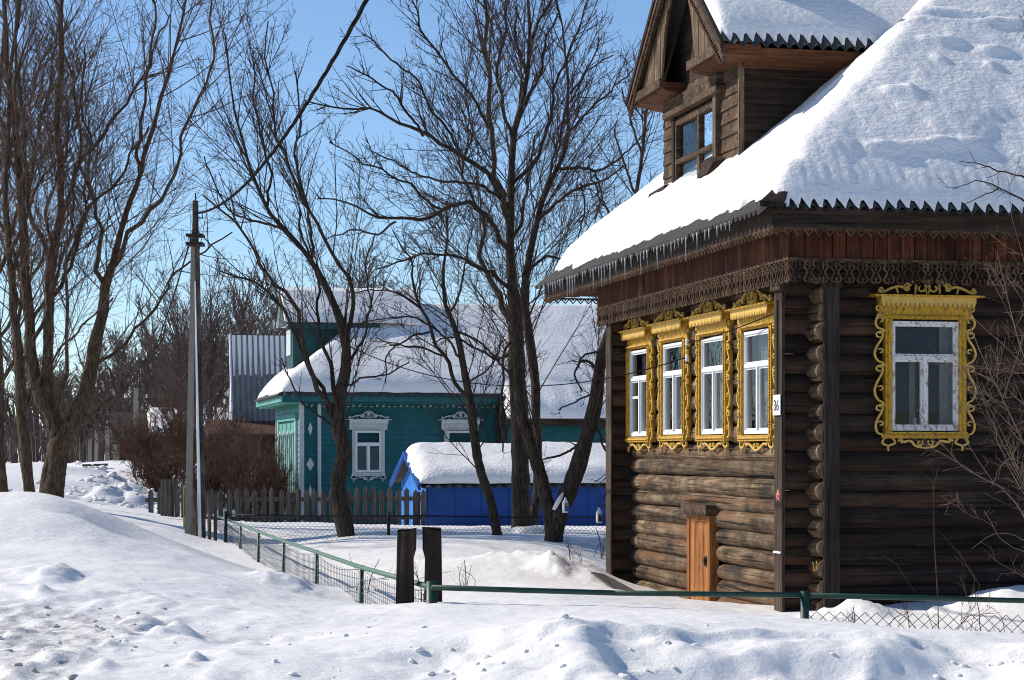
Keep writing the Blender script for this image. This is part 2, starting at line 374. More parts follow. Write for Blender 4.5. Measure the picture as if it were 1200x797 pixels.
def _tps(c, lam=0.004):
    n = len(c); d2 = ((c[:, None, :2] - c[None, :, :2]) ** 2).sum(-1)
    A = np.zeros((n + 3, n + 3)); A[:n, :n] = _k(d2) + lam * np.eye(n); A[:n, n] = 1; A[:n, n + 1:] = c[:, :2]; A[n, :n] = 1; A[n + 1:, :n] = c[:, :2].T
    b = np.zeros(n + 3); b[:n] = c[:, 2]; return np.linalg.solve(A, b)
_w = _tps(ctrl)
def ground_base(X, Y):
    X = np.asarray(X, float); Y = np.asarray(Y, float); sh = X.shape; x = X.ravel(); y = Y.ravel(); out = np.zeros_like(x)
    inside = (np.abs(x) < 40) & (y > -30) & (y < 130)
    xi, yi = x[inside], y[inside]; z = np.full(len(xi), _w[-3]) + _w[-2] * xi + _w[-1] * yi
    for k in range(len(ctrl)):
        z += _w[k] * _k((xi - ctrl[k, 0]) ** 2 + (yi - ctrl[k, 1]) ** 2)
    out[inside] = z
    far = np.maximum(smooth01(np.abs(x), 13, 22), np.maximum(smooth01(y, 62, 90), smooth01(-y, 8, 20)))
    out = np.clip(out, -0.3, 1.6) * (1 - far) + far * np.where(y > 30, 0.3, 0.1)
    return out.reshape(sh)
def bump_at(X, Y, cx, cy, rx, ry, h):
    m = (np.abs(X - cx) < 4 * rx) & (np.abs(Y - cy) < 4 * ry); out = np.zeros_like(X)
    if m.any():
        x, y = X[m], Y[m]; a = (x - cx) / rx + .55 * fbm(x * 5, y * 4, 3, 7); b = (y - cy) / ry + .55 * fbm(x * 5, y * 4, 3, 8)
        out[m] = h * np.exp(-(a * a + b * b) ** 1.4 * .8) * (1 + .35 * fbm(x * 11, y * 8, 3, 9))
    return out
def wpt(x, y, Y): q = P(x, y, Y); return q.x, q.y
def ground_h(X, Y):
    z = ground_base(X, Y)
    # soft drifts
    z = z + 0.035 * fbm(X * 0.55, Y * 0.4, 3, 3) * smooth01(Y, 8, 11) + 0.016 * fbm(X * 2.1, Y * 1.3, 3, 5) + smooth01(Y, 9, 9.6) * (1 - smooth01(Y, 17, 24)) * (0.007 * fbm(X * 7 + Y, Y * 3.5, 4, 6) + 0.012 * np.maximum(0, fbm(X * 3.3, Y * 2.0, 4, 14) - .25))
    # crumbled ploughed bank on the road side: a broken scarp with slabs and rubble below it
    right = smooth01(X, -1.3, -0.2)
    Yc = 10.75 + .30 * fbm(X * .55 + 4, X * 0 + 2, 3, 21) + .10 * fbm(X * 2.6, X * 0 + 5, 3, 23)
    front = smooth01(Y, 9.0, 9.5) * (1 - smooth01(Y, 10.6, 11.2)) * right
    z = z - right * 0.055 * smooth01(Yc - Y, 0.0, 0.10) * smooth01(Y, 8.6, 9.4)
    slab = 1 - np.abs(fbm(X * .85 + .35 * Y + 1.7, Y * .8, 3, 31)) * 2.4
    slab2 = 1 - np.abs(fbm(X * 2.1 - .5 * Y, Y * 1.6 + 3, 3, 33)) * 2.2
    saw = (X * .62 + .25 * fbm(X * .8, Y * .8, 2, 37) + .15 * Y) % 1.0
    saw = np.where(saw < .72, saw / .72, (1 - saw) / .28)
    z = z + front * (0.075 * slab + 0.035 * slab2 + 0.085 * saw * smooth01(slab, -.2, .6) - 0.09)
    z = z + front * (0.010 * fbm(X * 9, Y * 9, 4, 41) + 0.022 * np.maximum(0, fbm(X * 5, Y * 5, 3, 43)))
    # rough, clod-strewn verge on the left
    left = smooth01(-X, 0.8, 2.0) * (1 - smooth01(Y, 13.5, 16.5))
    z = z + left * (0.03 * fbm(X * 2.6, Y * 2.0, 4, 51) + 0.05 * np.maximum(0, fbm(X * 4.2, Y * 3.2, 4, 61) - 0.18))
    dirtm = smooth01(-X, 1.75, 2.35) * (1 - smooth01(Y, 12.6, 15.0))
    z = z + dirtm * (0.05 * np.maximum(0, fbm(X * 7, Y * 5, 3, 71) - 0.05) + 0.012 * fbm(X * 14, Y * 10, 3, 81))
    # the snow pile up the street
    pile = np.exp(-(((X + 8.9) / 1.6) ** 2 + ((Y - 45) / 4.5) ** 2))
    z = z + pile * 0.30 * fbm(X * 3.0, Y * 1.8, 4, 91)
    # single bumps, footprints and drips that catch the light
    for (x, y, Y0, rx, ry, h) in [(66, 668, 15.0, .12, .35, .085), (40, 664, 15.4, .16, .4, .04), (166, 748, 11.7, .05, .13, -.13), (186, 728, 12.2, .06, .14, -.13), (200, 742, 11.8, .12, .22, .07),
                                  (164, 722, 12.4, .10, .2, .04), (228, 780, 10.4, .045, .06, .045), (222, 788, 10.2, .03, .04, .025), (285, 742, 11.8, .25, .35, -.05), (295, 748, 11.7, .10, .15, .05), (330, 690, 18.6, .25, .5, .10),
                                  (646, 664, 24.5, .18, .45, .14), (690, 668, 24.2, .3, .5, .05), (620, 658, 25.5, .6, .6, .08), (995, 714, 19.3, .3, .25, .10), (1180, 700, 19.3, .6, .3, .12),
                                  (14, 748, 11.6, .05, .08, .045), (20, 738, 11.9, .05, .08, .04), (48, 694, 13.8, .04, .08, .035), (60, 785, 10.4, .12, .12, .05), (120, 790, 10.2, .05, .07, .04), (2, 762, 11.1, .08, .1, .04)]:
        cx, cy = wpt(x, y, Y0); z = z + bump_at(X, Y, cx, cy, rx, ry, h)
    return z
def gz(x, y): return float(ground_h(np.array([x]), np.array([y]))[0])
def G(x, y, Y):   # point on the ground below a photo column
    q = P(x, y, Y); return Vector((q.x, q.y, gz(q.x, q.y)))

def geo(a, b, n): return np.sign(a) * np.geomspace(abs(a), abs(b), n)
xs = np.concatenate([-np.geomspace(1600, 9.2, 34), np.arange(-9, -4, .1), np.arange(-4, 4.2, .032), np.arange(4.2, 9, .1), np.geomspace(9.2, 1600, 34)])
ys = np.concatenate([-np.geomspace(300, 1.5, 14), np.arange(0, 9, .35), np.arange(9, 13, .028), np.arange(13, 17, .05), np.arange(17, 34, .12), np.arange(34, 66, .35), np.geomspace(66.5, 2600, 46)])
GX, GY = np.meshgrid(xs, ys)
GZ = ground_h(GX, GY)
nx, ny = len(xs), len(ys)
idx = np.arange(nx * ny).reshape(ny, nx)
Q = np.stack([idx[:-1, :-1], idx[:-1, 1:], idx[1:, 1:], idx[1:, :-1]], -1).reshape(-1, 4)
gm = mesh_np('snow_ground', np.stack([GX, GY, GZ], -1), Q, M['snow'])
at = gm.attributes.new('dirt', 'FLOAT', 'POINT')
dirt = smooth01(-GX, 1.55, 2.3) * (1 - smooth01(GY, 12.4, 15.2)) + 0.75 * np.exp(-(((GX + 8.9) / 1.5) ** 2 + ((GY - 45) / 4) ** 2))
at.data.foreach_set('value', dirt.ravel().astype(np.float32))
tag(link('snow_ground', gm), kind='structure')

# ------------------------------------------------------------------ the log house
RZ = math.atan2(0.2187, 0.9758)
US, UF = Vector((0.9758, 0.2187, 0)), Vector((-0.2187, 0.9758, 0))
house = empty('log_house', (2.89, 20, 0), RZ, 'dark weathered log house with yellow carved window casings and a snowy hipped roof', 'house')
L, D = 6.46, 8.0          # length of the street front, depth of the side
CO, LR = 0.19, 0.104      # log course, log radius
WT = [1.37, 2.83, 4.32, 5.77]   # windows on the street front
HT = 3.34                 # hatch door

def log_mesh(length, r, seed):
    n = max(3, int(length / 0.28)); S = 16; b = MB(); vs = []
    for i in range(n + 1):
        x = length * i / n
        ww = 0.018 * float(fbm(np.array(x * 0.5 + seed * 3.1), np.array(seed * 1.7), 2, 5))
        wz = 0.014 * float(fbm(np.array(x * 0.6 + seed * 5.3), np.array(seed * 0.7 + 9), 2, 6))
        edge = 0.90 if i in (0, n) else 1.0
        for k in range(S):
            a = 2 * math.pi * k / S
            rr = r * edge * (1 + 0.06 * (float(_h(np.int64(i * 7 + seed * 131), np.int64(k), 3)) - 0.5))
            vs.append((x, rr * math.cos(a) + ww, rr * 1.0 * math.sin(a) + wz))
    fs = []; 
    for i in range(n):
        for k in range(S):
            fs.append((i * S + k, i * S + (k + 1) % S, (i + 1) * S + (k + 1) % S, (i + 1) * S + k))
    b.add(vs, fs, 0)
    b.add(vs[:S], [tuple(range(S))], 1); b.add(vs[n * S:], [tuple(range(S))], 1)
    return b
_ls = [0]
def add_log(axis, c, a0, a1, z, mat, r=LR):
    _ls[0] += 1
    me = log_mesh(a1 - a0, r * (1 + J(0.075)), _ls[0]).mesh('log', [mat, M['end']], True)
    me.polygons.foreach_set('use_smooth', [p.material_index == 0 for p in me.polygons])
    if axis == 't': return link('log', me, house, (c, a0, z + J(.011)), (0, 0, math.pi / 2))
    return link('log', me, house, (a0, c, z + J(.011)))
def cut(a0, a1, holes):
    segs = [(a0, a1)]
    for h0, h1 in sorted(holes):
        new = []
        for p, q in segs:
            if h1 <= p or h0 >= q: new.append((p, q))
            else:
                if h0 - p > .05: new.append((p, h0))
                if q - h1 > .05: new.append((h1, q))
        segs = new
    return segs
for k in range(20):
    z = -0.28 + CO * k
    holes = []
    if z + .05 > 1.80 and z - .05 < 2.90: holes += [(t - .44, t + .44) for t in WT]
    if z - .05 < 0.86: holes += [(HT - .40, HT + .40)]
    for a0, a1 in cut(-.22 + J(.015), L + .22, holes): add_log('t', LR, a0, a1, z, M['log'])
    zz = z + CO / 2
    holes = [(1.21 - .37, 1.21 + .37)] if zz + .05 > 1.80 and zz - .05 < 2.90 else []
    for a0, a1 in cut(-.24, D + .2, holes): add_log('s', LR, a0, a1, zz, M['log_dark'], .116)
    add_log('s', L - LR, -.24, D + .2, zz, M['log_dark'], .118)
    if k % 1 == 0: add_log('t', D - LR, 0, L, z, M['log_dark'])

# boards over the log ends at the corners
MB().box(-.275, -.245, -.02, .20, -.4, 3.30).obj('corner_board', M['corner_z'], house)
MB().box(-.275, -.245, L - .21, L + .03, -.4, 3.30).obj('corner_board', M['corner_z'], house)
MB().box(.068, .225, -.262, -.232, -.4, 3.20).obj('corner_board', M['board_dark_z'], house)
MB().box(.045, .25, -.275, -.225, 3.20, 3.25).obj('board_cap', M['board_dark_z'], house)
MB().box(-.31, -.21, -.05, .23, 3.19, 3.25).obj('board_cap', M['corner_z'], house)

# ---- window with carved casing: x along the wall, z up, -y outwards, origin at the middle of the frame's lower edge
def spiral(cx, cz, r0, r1, a0, a1, n=16):
    return [(cx + (r0 + (r1 - r0) * i / (n - 1)) * math.cos(a0 + (a1 - a0) * i / (n - 1)), cz + (r0 + (r1 - r0) * i / (n - 1)) * math.sin(a0 + (a1 - a0) * i / (n - 1))) for i in range(n)]
def mirror(pts): return [(-x, z) for x, z in pts]
def smooth_curve(pts, n=8):
    p = [Vector((a, 0, b)) for a, b in pts]; out = []
    for i in range(len(p) - 1):
        p0, p1, p2, p3 = p[max(i - 1, 0)], p[i], p[i + 1], p[min(i + 2, len(p) - 1)]
        for k in range(n):
            t = k / n
            q = 0.5 * ((2 * p1) + (p2 - p0) * t + (2 * p0 - 5 * p1 + 4 * p2 - p3) * t * t + (3 * p1 - p0 - 3 * p2 + p3) * t ** 3)
            out.append((q.x, q.z))
    out.append(pts[-1]); return out
PIy = math.pi
def build_window(parent, hw, h, trans, mf, mc, name='window', carved=True, dark=False, vent=False, mk=None, sides=True):
    W = hw
    f = MB()
    fw = .030
    f.box(-W, -W + fw, -.035, .05, 0, h); f.box(W - fw, W, -.035, .05, 0, h)
    f.box(-W + fw, W - fw, -.035, .05, 0, fw + .01); f.box(-W + fw, W - fw, -.035, .05, h - fw, h)
    f.box(-W + fw, W - fw, -.040, .045, trans, trans + .038)
    f.box(-.018, .018, -.042, .045, fw + .01, trans)
    win = f.obj(name, mf, parent)
    lo = fw + .01
    sw = .021
    for (x0, x1, z0, z1) in [(-W + fw, W - fw, trans + .038, h - fw), (-W + fw, -.018, lo, trans), (.018, W - fw, lo, trans)]:
        s = MB(); y0, y1 = -.022, .02
        s.box(x0, x0 + sw, y0, y1, z0, z1); s.box(x1 - sw, x1, y0, y1, z0, z1); s.box(x0 + sw, x1 - sw, y0, y1, z0, z0 + sw); s.box(x0 + sw, x1 - sw, y0, y1, z1 - sw, z1)
        if vent and x1 < 0 and z0 < trans * .5:
            s.box(x0 + sw, x1 - sw, y0, y1, z0 + (z1 - z0) * .66, z0 + (z1 - z0) * .66 + .03)
        s.obj('sash', mf, win)
        MB().add([(x0 + sw, -.002, z0 + sw), (x1 - sw, -.002, z0 + sw), (x1 - sw, -.002, z1 - sw), (x0 + sw, -.002, z1 - sw)], [(0, 1, 2, 3)]).obj('pane', M['glass'], win)
    # curtains hung behind the glass: gathered cloth
    def cloth(x0, x1, z0, z1, yy, amp, mat, nm):
        n = 28; v = []; fcs = []
        for i in range(n + 1):
            x = x0 + (x1 - x0) * i / n; y = yy + amp * math.sin(i * 1.7) + amp * .6 * math.sin(i * .73 + 1)
            v += [(x, y, z0), (x, y, z1)]
        for i in range(n): fcs.append((2 * i, 2 * i + 2, 2 * i + 3, 2 * i + 1))
        MB().add(v, fcs).obj(nm, mat, win, smooth=True)
    if dark:
        cloth(-W + .03, W * .62, trans * .0 + .2, h - .05, .12, .012, M['curtain_blue'], 'curtain')
        cloth(W * .58, W - .01, .05, h - .03, .09, .012, M['curtain'], 'curtain')
        cloth(-W * .3, -W * .12, .05, trans, .10, .008, M['curtain'], 'curtain')
        MB().box(-W + .02, W - .02, .07, .30, .02, .05).obj('inner_sill', M['white_clean'], win)
        for cx in (-.05, .07):
            MB().tube([(cx, .12, .05), (cx, .12, .13)], .026, 10).obj('cup', M['porcelain'], win)
    else:
        cloth(-W + .01, -W * .25, .03, h - .03, .13, .014, M['curtain'], 'curtain')
        cloth(W * .45, W - .01, .03, h - .03, .13, .014, M['curtain'], 'curtain')
        MB().box(-W + .02, W - .02, .07, .30, .02, .05).obj('inner_sill', M['white_clean'], win)
        MB().tube([(.12, .12, .05), (.12, .12, .15)], .05, 10, r1=.06).obj('flowerpot', M['porcelain'], win)
        MB().tube([(-.16, .12, .05), (-.16, .12, .11)], .06, 10, r1=.05).obj('bowl', M['porcelain'], win)
    # casing boards
    cw = .068
    MB().box(-W - cw, -W + .004, -.062, .03, -.012, h + .02).obj('casing_board', mc, win); MB().box(W - .004, W + cw, -.062, .03, -.012, h + .02).obj('casing_board', mc, win)
    MB().box(-W - cw - .012, W + cw + .012, -.075, .03, -.075, -.012).obj('casing_sill', mc, win)
    MB().box(-W - .13, W + .13, -.050, .03, h + .02, h + .235).obj('casing_fascia', mc, win)
    shelf = MB().hexa([(-W - .21, -.17, h + .235), (W + .21, -.17, h + .235), (W + .21, .03, h + .235), (-W - .21, .03, h + .235),
                       (-W - .215, -.175, h + .252), (W + .215, -.175, h + .252), (W + .215, .03, h + .272), (-W - .215, .03, h + .272)]).obj('cornice_shelf', mc, win)
    val = MB(); n = int((2 * W + .28) / .05); x0 = -(W + .14)
    for i in range(n):
        xa = x0 + i * (2 * W + .28) / n; wd = (2 * W + .28) / n
        val.prism([(xa, h + .235), (xa, h + .185), (xa + wd * .25, h + .150), (xa + wd * .5, h + .135), (xa + wd * .75, h + .150), (xa + wd, h + .185), (xa + wd, h + .235)][::-1], -.135, -.118)
    val.obj('scalloped_valance', mk or mc, win)
    # rope moulding
    rp = MB()
    def rope(a, b):
        a, b = Vector(a), Vector(b); n = int((b - a).length / .03); d = (b - a) / n
        for i in range(n):
            p = a + d * (i + .5); q = d * .62
            rp.tube([p - q + Vector((.006, 0, .006)), p, p + q - Vector((.006, 0, .006))], .012, 5)
    rope((-W - .034, -.066, .0), (-W - .034, -.066, h + .0)); rope((W + .034, -.066, 0), (W + .034, -.066, h))
    rope((-W - .05, -.072, h + .045), (W + .05, -.072, h + .045)); rope((-W - .05, -.078, -.045), (W + .05, -.078, -.045))
    rp.obj('rope_moulding', mc, win)['kind'] = 'stuff'
    if carved:
        y0, y1 = -.050, -.028
        for sg in ((-1, 1) if sides else ()):
            cv = MB()
            X = W + cw + .012
            def R(pts, wd=.020, tp=.35): cv.ribbon([(sg * a, b) for a, b in pts], wd, y0, y1, taper=tp)
            segs = [(h + .16, h - .10), (h - .10, h * .60), (h * .60, h * .24), (h * .24, -.06)]
            for j, (za, zb) in enumerate(segs):
                d = za - zb; bul = .085 if j in (0, 3) else .095
                R(smooth_curve([(X + .045, za), (X + .012, za - .05 * d), (X + .02, za - .22 * d), (X + bul * .75, za - .45 * d), (X + bul, za - .68 * d), (X + .06, za - .88 * d), (X + .004, zb + .02)], 5))
                R(spiral(X + .052, za - .03, .034, .012, -2.2, 3.2, 12), .015)
                R(spiral(X + .03, za - .60 * d, .03, .01, 0.5, 5.5, 11), .014)
                cv.box(*(sorted((sg * (X - .02), sg * (X + .02)))), y0, y1, zb - .012, zb + .016)
            cv.obj('side_carving', mk or mc, win)
        # scroll crest on the shelf
        cr = MB(); zt = h + .268; y0, y1 = -.10, -.078
        for sg in (-1, 1):
            def R(pts, wd=.020, tp=.35): cr.ribbon([(sg * a, b) for a, b in pts], wd, y0, y1, taper=tp)
            R(smooth_curve([(W + .13, zt + .045), (W + .15, zt + .02), (W + .11, zt + .012), (W + .02, zt + .05), (W - .06, zt + .07), (W - .14, zt + .055), (W - .2, zt + .115), (.05, zt + .155), (0.0, zt + .13)], 6), .024)
            R(spiral(W - .15, zt + .055, .05, .014, 2.6, -3.2, 16), .018)
            R(spiral(.07, zt + .06, .06, .014, 1.8, 7.5, 18), .018)
            R(spiral(W + .125, zt + .035, .026, .008, 0, 5, 10), .014)
            R(smooth_curve([(.006, zt), (.02, zt + .05), (.004, zt + .10), (.03, zt + .15), (.002, zt + .175)], 5), .018)
            R([(W - .03, zt + .06), (W - .05, zt + .0)], .016, 0)
            R([(.12, zt + .11), (.13, zt + .0)], .016, 0)
        cr.obj('crest_carving', mk or mc, win)
        bl = MB(); y0, y1 = -.050, -.028
        for sg in (-1, 1):
            def R(pts, wd=.018, tp=.35): bl.ribbon([(sg * a, b) for a, b in pts], wd, y0, y1, taper=tp)
            e = W + .03
            R(smooth_curve([(e - .04, -.07), (e - .07, -.12), (e, -.15), (e, -.20)], 6)); R(smooth_curve([(e + .04, -.07), (e + .065, -.12), (e, -.15)], 6))
            R(smooth_curve([(W - .08, -.075), (W - .12, -.11), (W - .2, -.10), (.10, -.15), (0, -.17)], 6), .022)
            R(spiral(W - .10, -.105, .03, .01, 0, 5, 10), .014)
            R(spiral(.06, -.115, .035, .01, 2.5, 8.3, 12), .014)
        bl.obj('apron_carving', mk or mc, win)
    return win

proto = build_window(house, .43, 1.08, .70, M['white_clean'], M['yellow'], mk=M['yellow_pale'])
proto.location = (-.005, WT[0], 1.80); proto.rotation_euler = (0, 0, -math.pi / 2)
for i in (1, 2):
    c = copy_tree(proto, house); c.location = (-.005, WT[i], 1.80 + .01 * i)
wl_ = build_window(house, .43, 1.08, .70, M['white_clean'], M['yellow'], vent=True, mk=M['yellow_pale']); wl_.location = (-.005, WT[3], 1.81); wl_.rotation_euler = (0, 0, -math.pi / 2)
sw_ = build_window(house, .36, 1.08, .70, M['white'], M['yellow'], dark=True, mk=M['yellow_pale']); sw_.location = (1.21, -.005, 1.82)
sw_['label'] = 'side window with peeling white frame and dark blue curtain'
# plank lining of the openings and a dark room behind
for (loc, rz, q_) in [((-.0, t, 1.80), -math.pi / 2, .43) for t in WT] + [((1.21, 0, 1.82), 0, .36)]:
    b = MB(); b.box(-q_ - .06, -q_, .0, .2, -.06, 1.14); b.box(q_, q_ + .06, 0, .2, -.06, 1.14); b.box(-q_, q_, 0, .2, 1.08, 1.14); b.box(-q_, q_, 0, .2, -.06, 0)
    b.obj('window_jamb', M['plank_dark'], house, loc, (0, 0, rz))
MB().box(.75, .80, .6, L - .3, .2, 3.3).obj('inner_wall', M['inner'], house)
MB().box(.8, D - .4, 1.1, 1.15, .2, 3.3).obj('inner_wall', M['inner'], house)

# ---- hatch door in the street front
b = MB(); b.box(-.05, .06, HT - .42, HT - .33, -.4, .88); b.box(-.05, .06, HT + .33, HT + .42, -.4, .88); b.box(-.055, .06, HT - .42, HT + .42, .88, .90)
hatch = b.obj('hatch_door', M['door'], house)
for i in range(4):
    w0 = HT - .33 + .165 * i
    MB().box(-.03 - .006 * (i % 2), .02, w0 + .004, w0 + .161, -.4, .82 + J(.004)).obj('plank', M['door'], hatch)
MB().box(-.04, .05, HT - .33, HT + .33, .822, .88).obj('crossbar', M['door'], hatch)
MB().box(-.11, .06, HT - .47, HT + .47, .90, 1.02).obj('lintel', M['plank'], hatch)
MB().box(-.052, -.038, HT - .31, HT - .22, .33, .44).obj('latch', M['iron'], hatch)
MB().box(-.075, -.052, HT - .30, HT - .24, .36, .42).obj('padlock', M['iron'], hatch)

# ---- eaves: frieze boards, soffit, fascia, hanging lace
FO, OV, ZE, TAN = .30, .60, 3.98, .84
tE1 = 8.58                      # far end of the eaves
def per_unit(a0, a1, wd): n = int(round((a1 - a0) / wd)); return [(a0 + (a1 - a0) * i / n, a0 + (a1 - a0) * (i + 1) / n) for i in range(n)]
fb = MB().box(0, .132, -.012, .012, 3.475, 3.735).mesh('frieze_board', M['red_z'])
for a0, a1 in per_unit(-FO, L + .3, .137): link('frieze_board', fb, house, (-FO + J(.003), a1, J(.004)), (0, 0, -math.pi / 2))
for a0, a1 in per_unit(-FO + .015, D + .3, .14): link('frieze_board', fb, house, (a0, -FO + J(.003), J(.004)))
b = MB(); b.box(-FO - .03, -FO + .1, -FO - .03, L + .33, 3.452, 3.475); b.box(-FO + .1, D + .3, -FO - .03, -FO + .1, 3.452, 3.475); b.obj('frieze_moulding', M['lace'], house)
b = MB(); b.box(-.27, .3, -.25, L + .3, 3.30, 3.45); b.box(.3, D + .3, -.25, .3, 3.30, 3.45); b.obj('wall_plate', M['plank_dark'], house)
b = MB().box(-OV + .05, -OV + .16, -OV + .04, tE1 - .04, 3.735, 3.76)
b.obj('soffit_board', M['soffit'], house)
for i in range(4):
    a = -OV + .162 + .07 * i
    MB().box(a, a + .068, -OV + .162 + .07 * i, tE1 - .2, 3.737 + .002 * (i % 2), 3.76).obj('soffit_board', M['soffit'], house)
    MB().box(-OV + .16 + .07 * i + .07, D + .4, a, a + .068, 3.737 + .002 * (i % 2), 3.762).obj('soffit_board', M['soffit'], house)
MB().box(-OV + .162, D + .4, -OV + .05, -OV + .16, 3.735, 3.76).obj('soffit_board', M['soffit'], house)
MB().box(-OV + .02, -OV + .05, -OV + .02, tE1, 3.735, 3.93).obj('fascia_board', M['plank_dark'], house)
MB().box(-OV + .05, D + .4, -OV + .02, -OV + .05, 3.735, 3.93).obj('fascia_board', M['plank_dark'], house)
MB().box(-OV, D + .4, -OV - .005, -OV + .02, 3.86, 3.925).obj('fascia_batten', M['plank_dark'], house)
# lyre motif, repeated as hanging lace
def lyre():
    m = MB(); wd = .135
    for sg in (-1, 1):
        def R(p, w_=.017): m.ribbon([(wd / 2 + sg * a, z) for a, z in p], w_, -.011, .011, taper=.2)
        R(smooth_curve([(.012, -.005), (.04, -.03), (.052, -.065), (.02, -.105), (.038, -.15), (.052, -.175), (.03, -.205), (.008, -.20)], 4))
        R(spiral(.030, -.035, .022, .008, 1.6, -3.0, 8), .012)
    m.prism([(wd / 2 - .016, -.17), (wd / 2, -.225), (wd / 2 + .016, -.17), (wd / 2, -.15)], -.011, .011)
    m.box(wd / 2 - .010, wd / 2 + .010, -.011, .011, -.09, -.0)
    m.box(0, wd, -.011, .011, -.018, 0)
    return m.mesh('lace_panel', M['lace'])
ly = lyre()
for a0, a1 in per_unit(-FO - .03, L + .3, .135): link('lace_panel', ly, house, (-FO - .012, a1, 3.452), (0, J(.02), -math.pi / 2))
for a0, a1 in per_unit(-FO - .01, 5.4, .135): link('lace_panel', ly, house, (a0, -FO - .012, 3.452), (0, J(.02), 0))
# zigzag fringe under the fascia
def fringe(length):
    m = MB(); n = int(length / .105)
    for i in range(n):
        x = i * length / n; wd = length / n
        m.ribbon([(x, 0), (x + wd / 2, -.062), (x + wd, 0)], .016, -.009, .009)
        m.prism([(x + wd * .32, -.004), (x + wd * .5, -.030), (x + wd * .68, -.004)][::-1], -.007, .007)
    m.box(0, length, -.009, .009, -.006, .014)
    return m
fringe(tE1 + OV).obj('eave_fringe', M['lace'], house, (-OV + .030, tE1, 3.728), (0, 0, -math.pi / 2))
fringe(D + 1.0).obj('eave_fringe', M['lace'], house, (-OV + .02, -OV + .030, 3.728))
fringe(1.2).obj('eave_fringe', M['lace'], house, (-OV + .04, tE1 - .02, 3.728))

# ---- roof: corrugated sheets on the two near slopes, plain board under the far ones
PIT, AMP = .13, .027
def sheet(length_fn, a0, a1, start=-.07):    # a along the eave, rises inland (local y), length_fn(a) = run of the slope
    n = int(round((a1 - a0) / PIT * 8)); vs = []; fs = []
    rows = [start, .35, 1.0]
    for i in range(n + 1):
        a = a0 + (a1 - a0) * i / n; run = max(length_fn(a), .02)
        for rj, rr in enumerate(rows + [1.0]):
            y = rr if rj < 2 else (min(1.0, run) if rj == 2 else run)
            y = min(y, run)
            dz = AMP * math.cos(2 * math.pi * a / PIT)
            vs.append((a, y, y * TAN + dz))
    k = len(rows) + 1
    for i in range(n):
        for j in range(k - 1): fs.append((i * k + j, (i + 1) * k + j, (i + 1) * k + j + 1, i * k + j + 1))
    return MB().add(vs, fs)
RIDGE = (tE1 + OV) / 2
def run_front(a): # a from far end (0) to near corner (length)
    return min(a, (tE1 + OV) - a, RIDGE) if True else 0
lenF = tE1 + OV
nsh = 9
for i in range(nsh):
    a0 = lenF * i / nsh; a1 = lenF * (i + 1) / nsh + (.06 if i < nsh - 1 else 0)
    sheet(run_front, a0, a1, -.12).obj('roof_sheet', M['slate'], house, (-OV, tE1, ZE - .012 + .004 * (i % 2)), (0, 0, -math.pi / 2), smooth=True)
lenS = D + OV + .5
for i in range(9):
    a0 = lenS * i / 9; a1 = lenS * (i + 1) / 9 + (.06 if i < 8 else 0)
    sheet(lambda a: min(a, RIDGE), a0, a1).obj('roof_sheet', M['slate'], house, (-OV, -OV, ZE - .012 + .004 * (i % 2)), smooth=True)
MB().add([(-OV, tE1, ZE), (D + .5, tE1, ZE), (D + .5, tE1 - RIDGE, ZE + RIDGE * TAN), (-OV + RIDGE, tE1 - RIDGE, ZE + RIDGE * TAN)], [(0, 1, 2, 3)]).obj('roof_sheet', M['slate'], house)
MB().add([(D + .3, -OV, ZE), (D + .3, tE1, ZE), (D + .3, tE1 - RIDGE, ZE + RIDGE * TAN)], [(0, 1, 2)]).obj('rear_gable', M['plank_dark'], house)
MB().hexa([(-OV + .1, -OV + .1, ZE - .22), (D, -OV + .1, ZE - .22), (D, tE1 - .1, ZE - .22), (-OV + .1, tE1 - .1, ZE - .22), (-OV + .1, -OV + .1, ZE - .18), (D, -OV + .1, ZE - .18), (D, tE1 - .1, ZE - .18), (-OV + .1, tE1 - .1, ZE - .18)]).obj('ceiling', M['plank_dark'], house)
# hip capping at the near corner: two splayed boards
for dx, dy in ((-.03, .03), (.04, -.04)):
    MB().hexa([(-OV - .10 + dx, -OV - .10 + dy, ZE - .07), (-OV + .02 + dx, -OV - .10 + dy, ZE - .07), (-.40 + dx, -.46 + dy, ZE + .11), (-.46 + dx, -.42 + dy, ZE + .11),
               (-OV - .10 + dx, -OV - .10 + dy, ZE - .02), (-OV + .02 + dx, -OV - .10 + dy, ZE - .02), (-.40 + dx, -.46 + dy, ZE + .15), (-.46 + dx, -.42 + dy, ZE + .15)]).obj('hip_board', M['plank_dark'], house)
# icicles along the street eave
for i in range(64):
    t = -.4 + (tE1 + .2) * (i + J(.4)) / 64
    t = round((tE1 - t) / PIT) * PIT; t = tE1 - t
    ln = random.choice([.03, .05, .07, .09, .12, .15, .24]) * (1.0 if t > 1.0 else .6)
    if t < .2: continue
    MB().tube([(0, 0, .03), (0, 0, -.3 * ln), (.003, .002, -ln)], .009, 6, r1=.002).obj('icicle', M['ice'], house, (-OV - .116, t, ZE - .13), smooth=True)

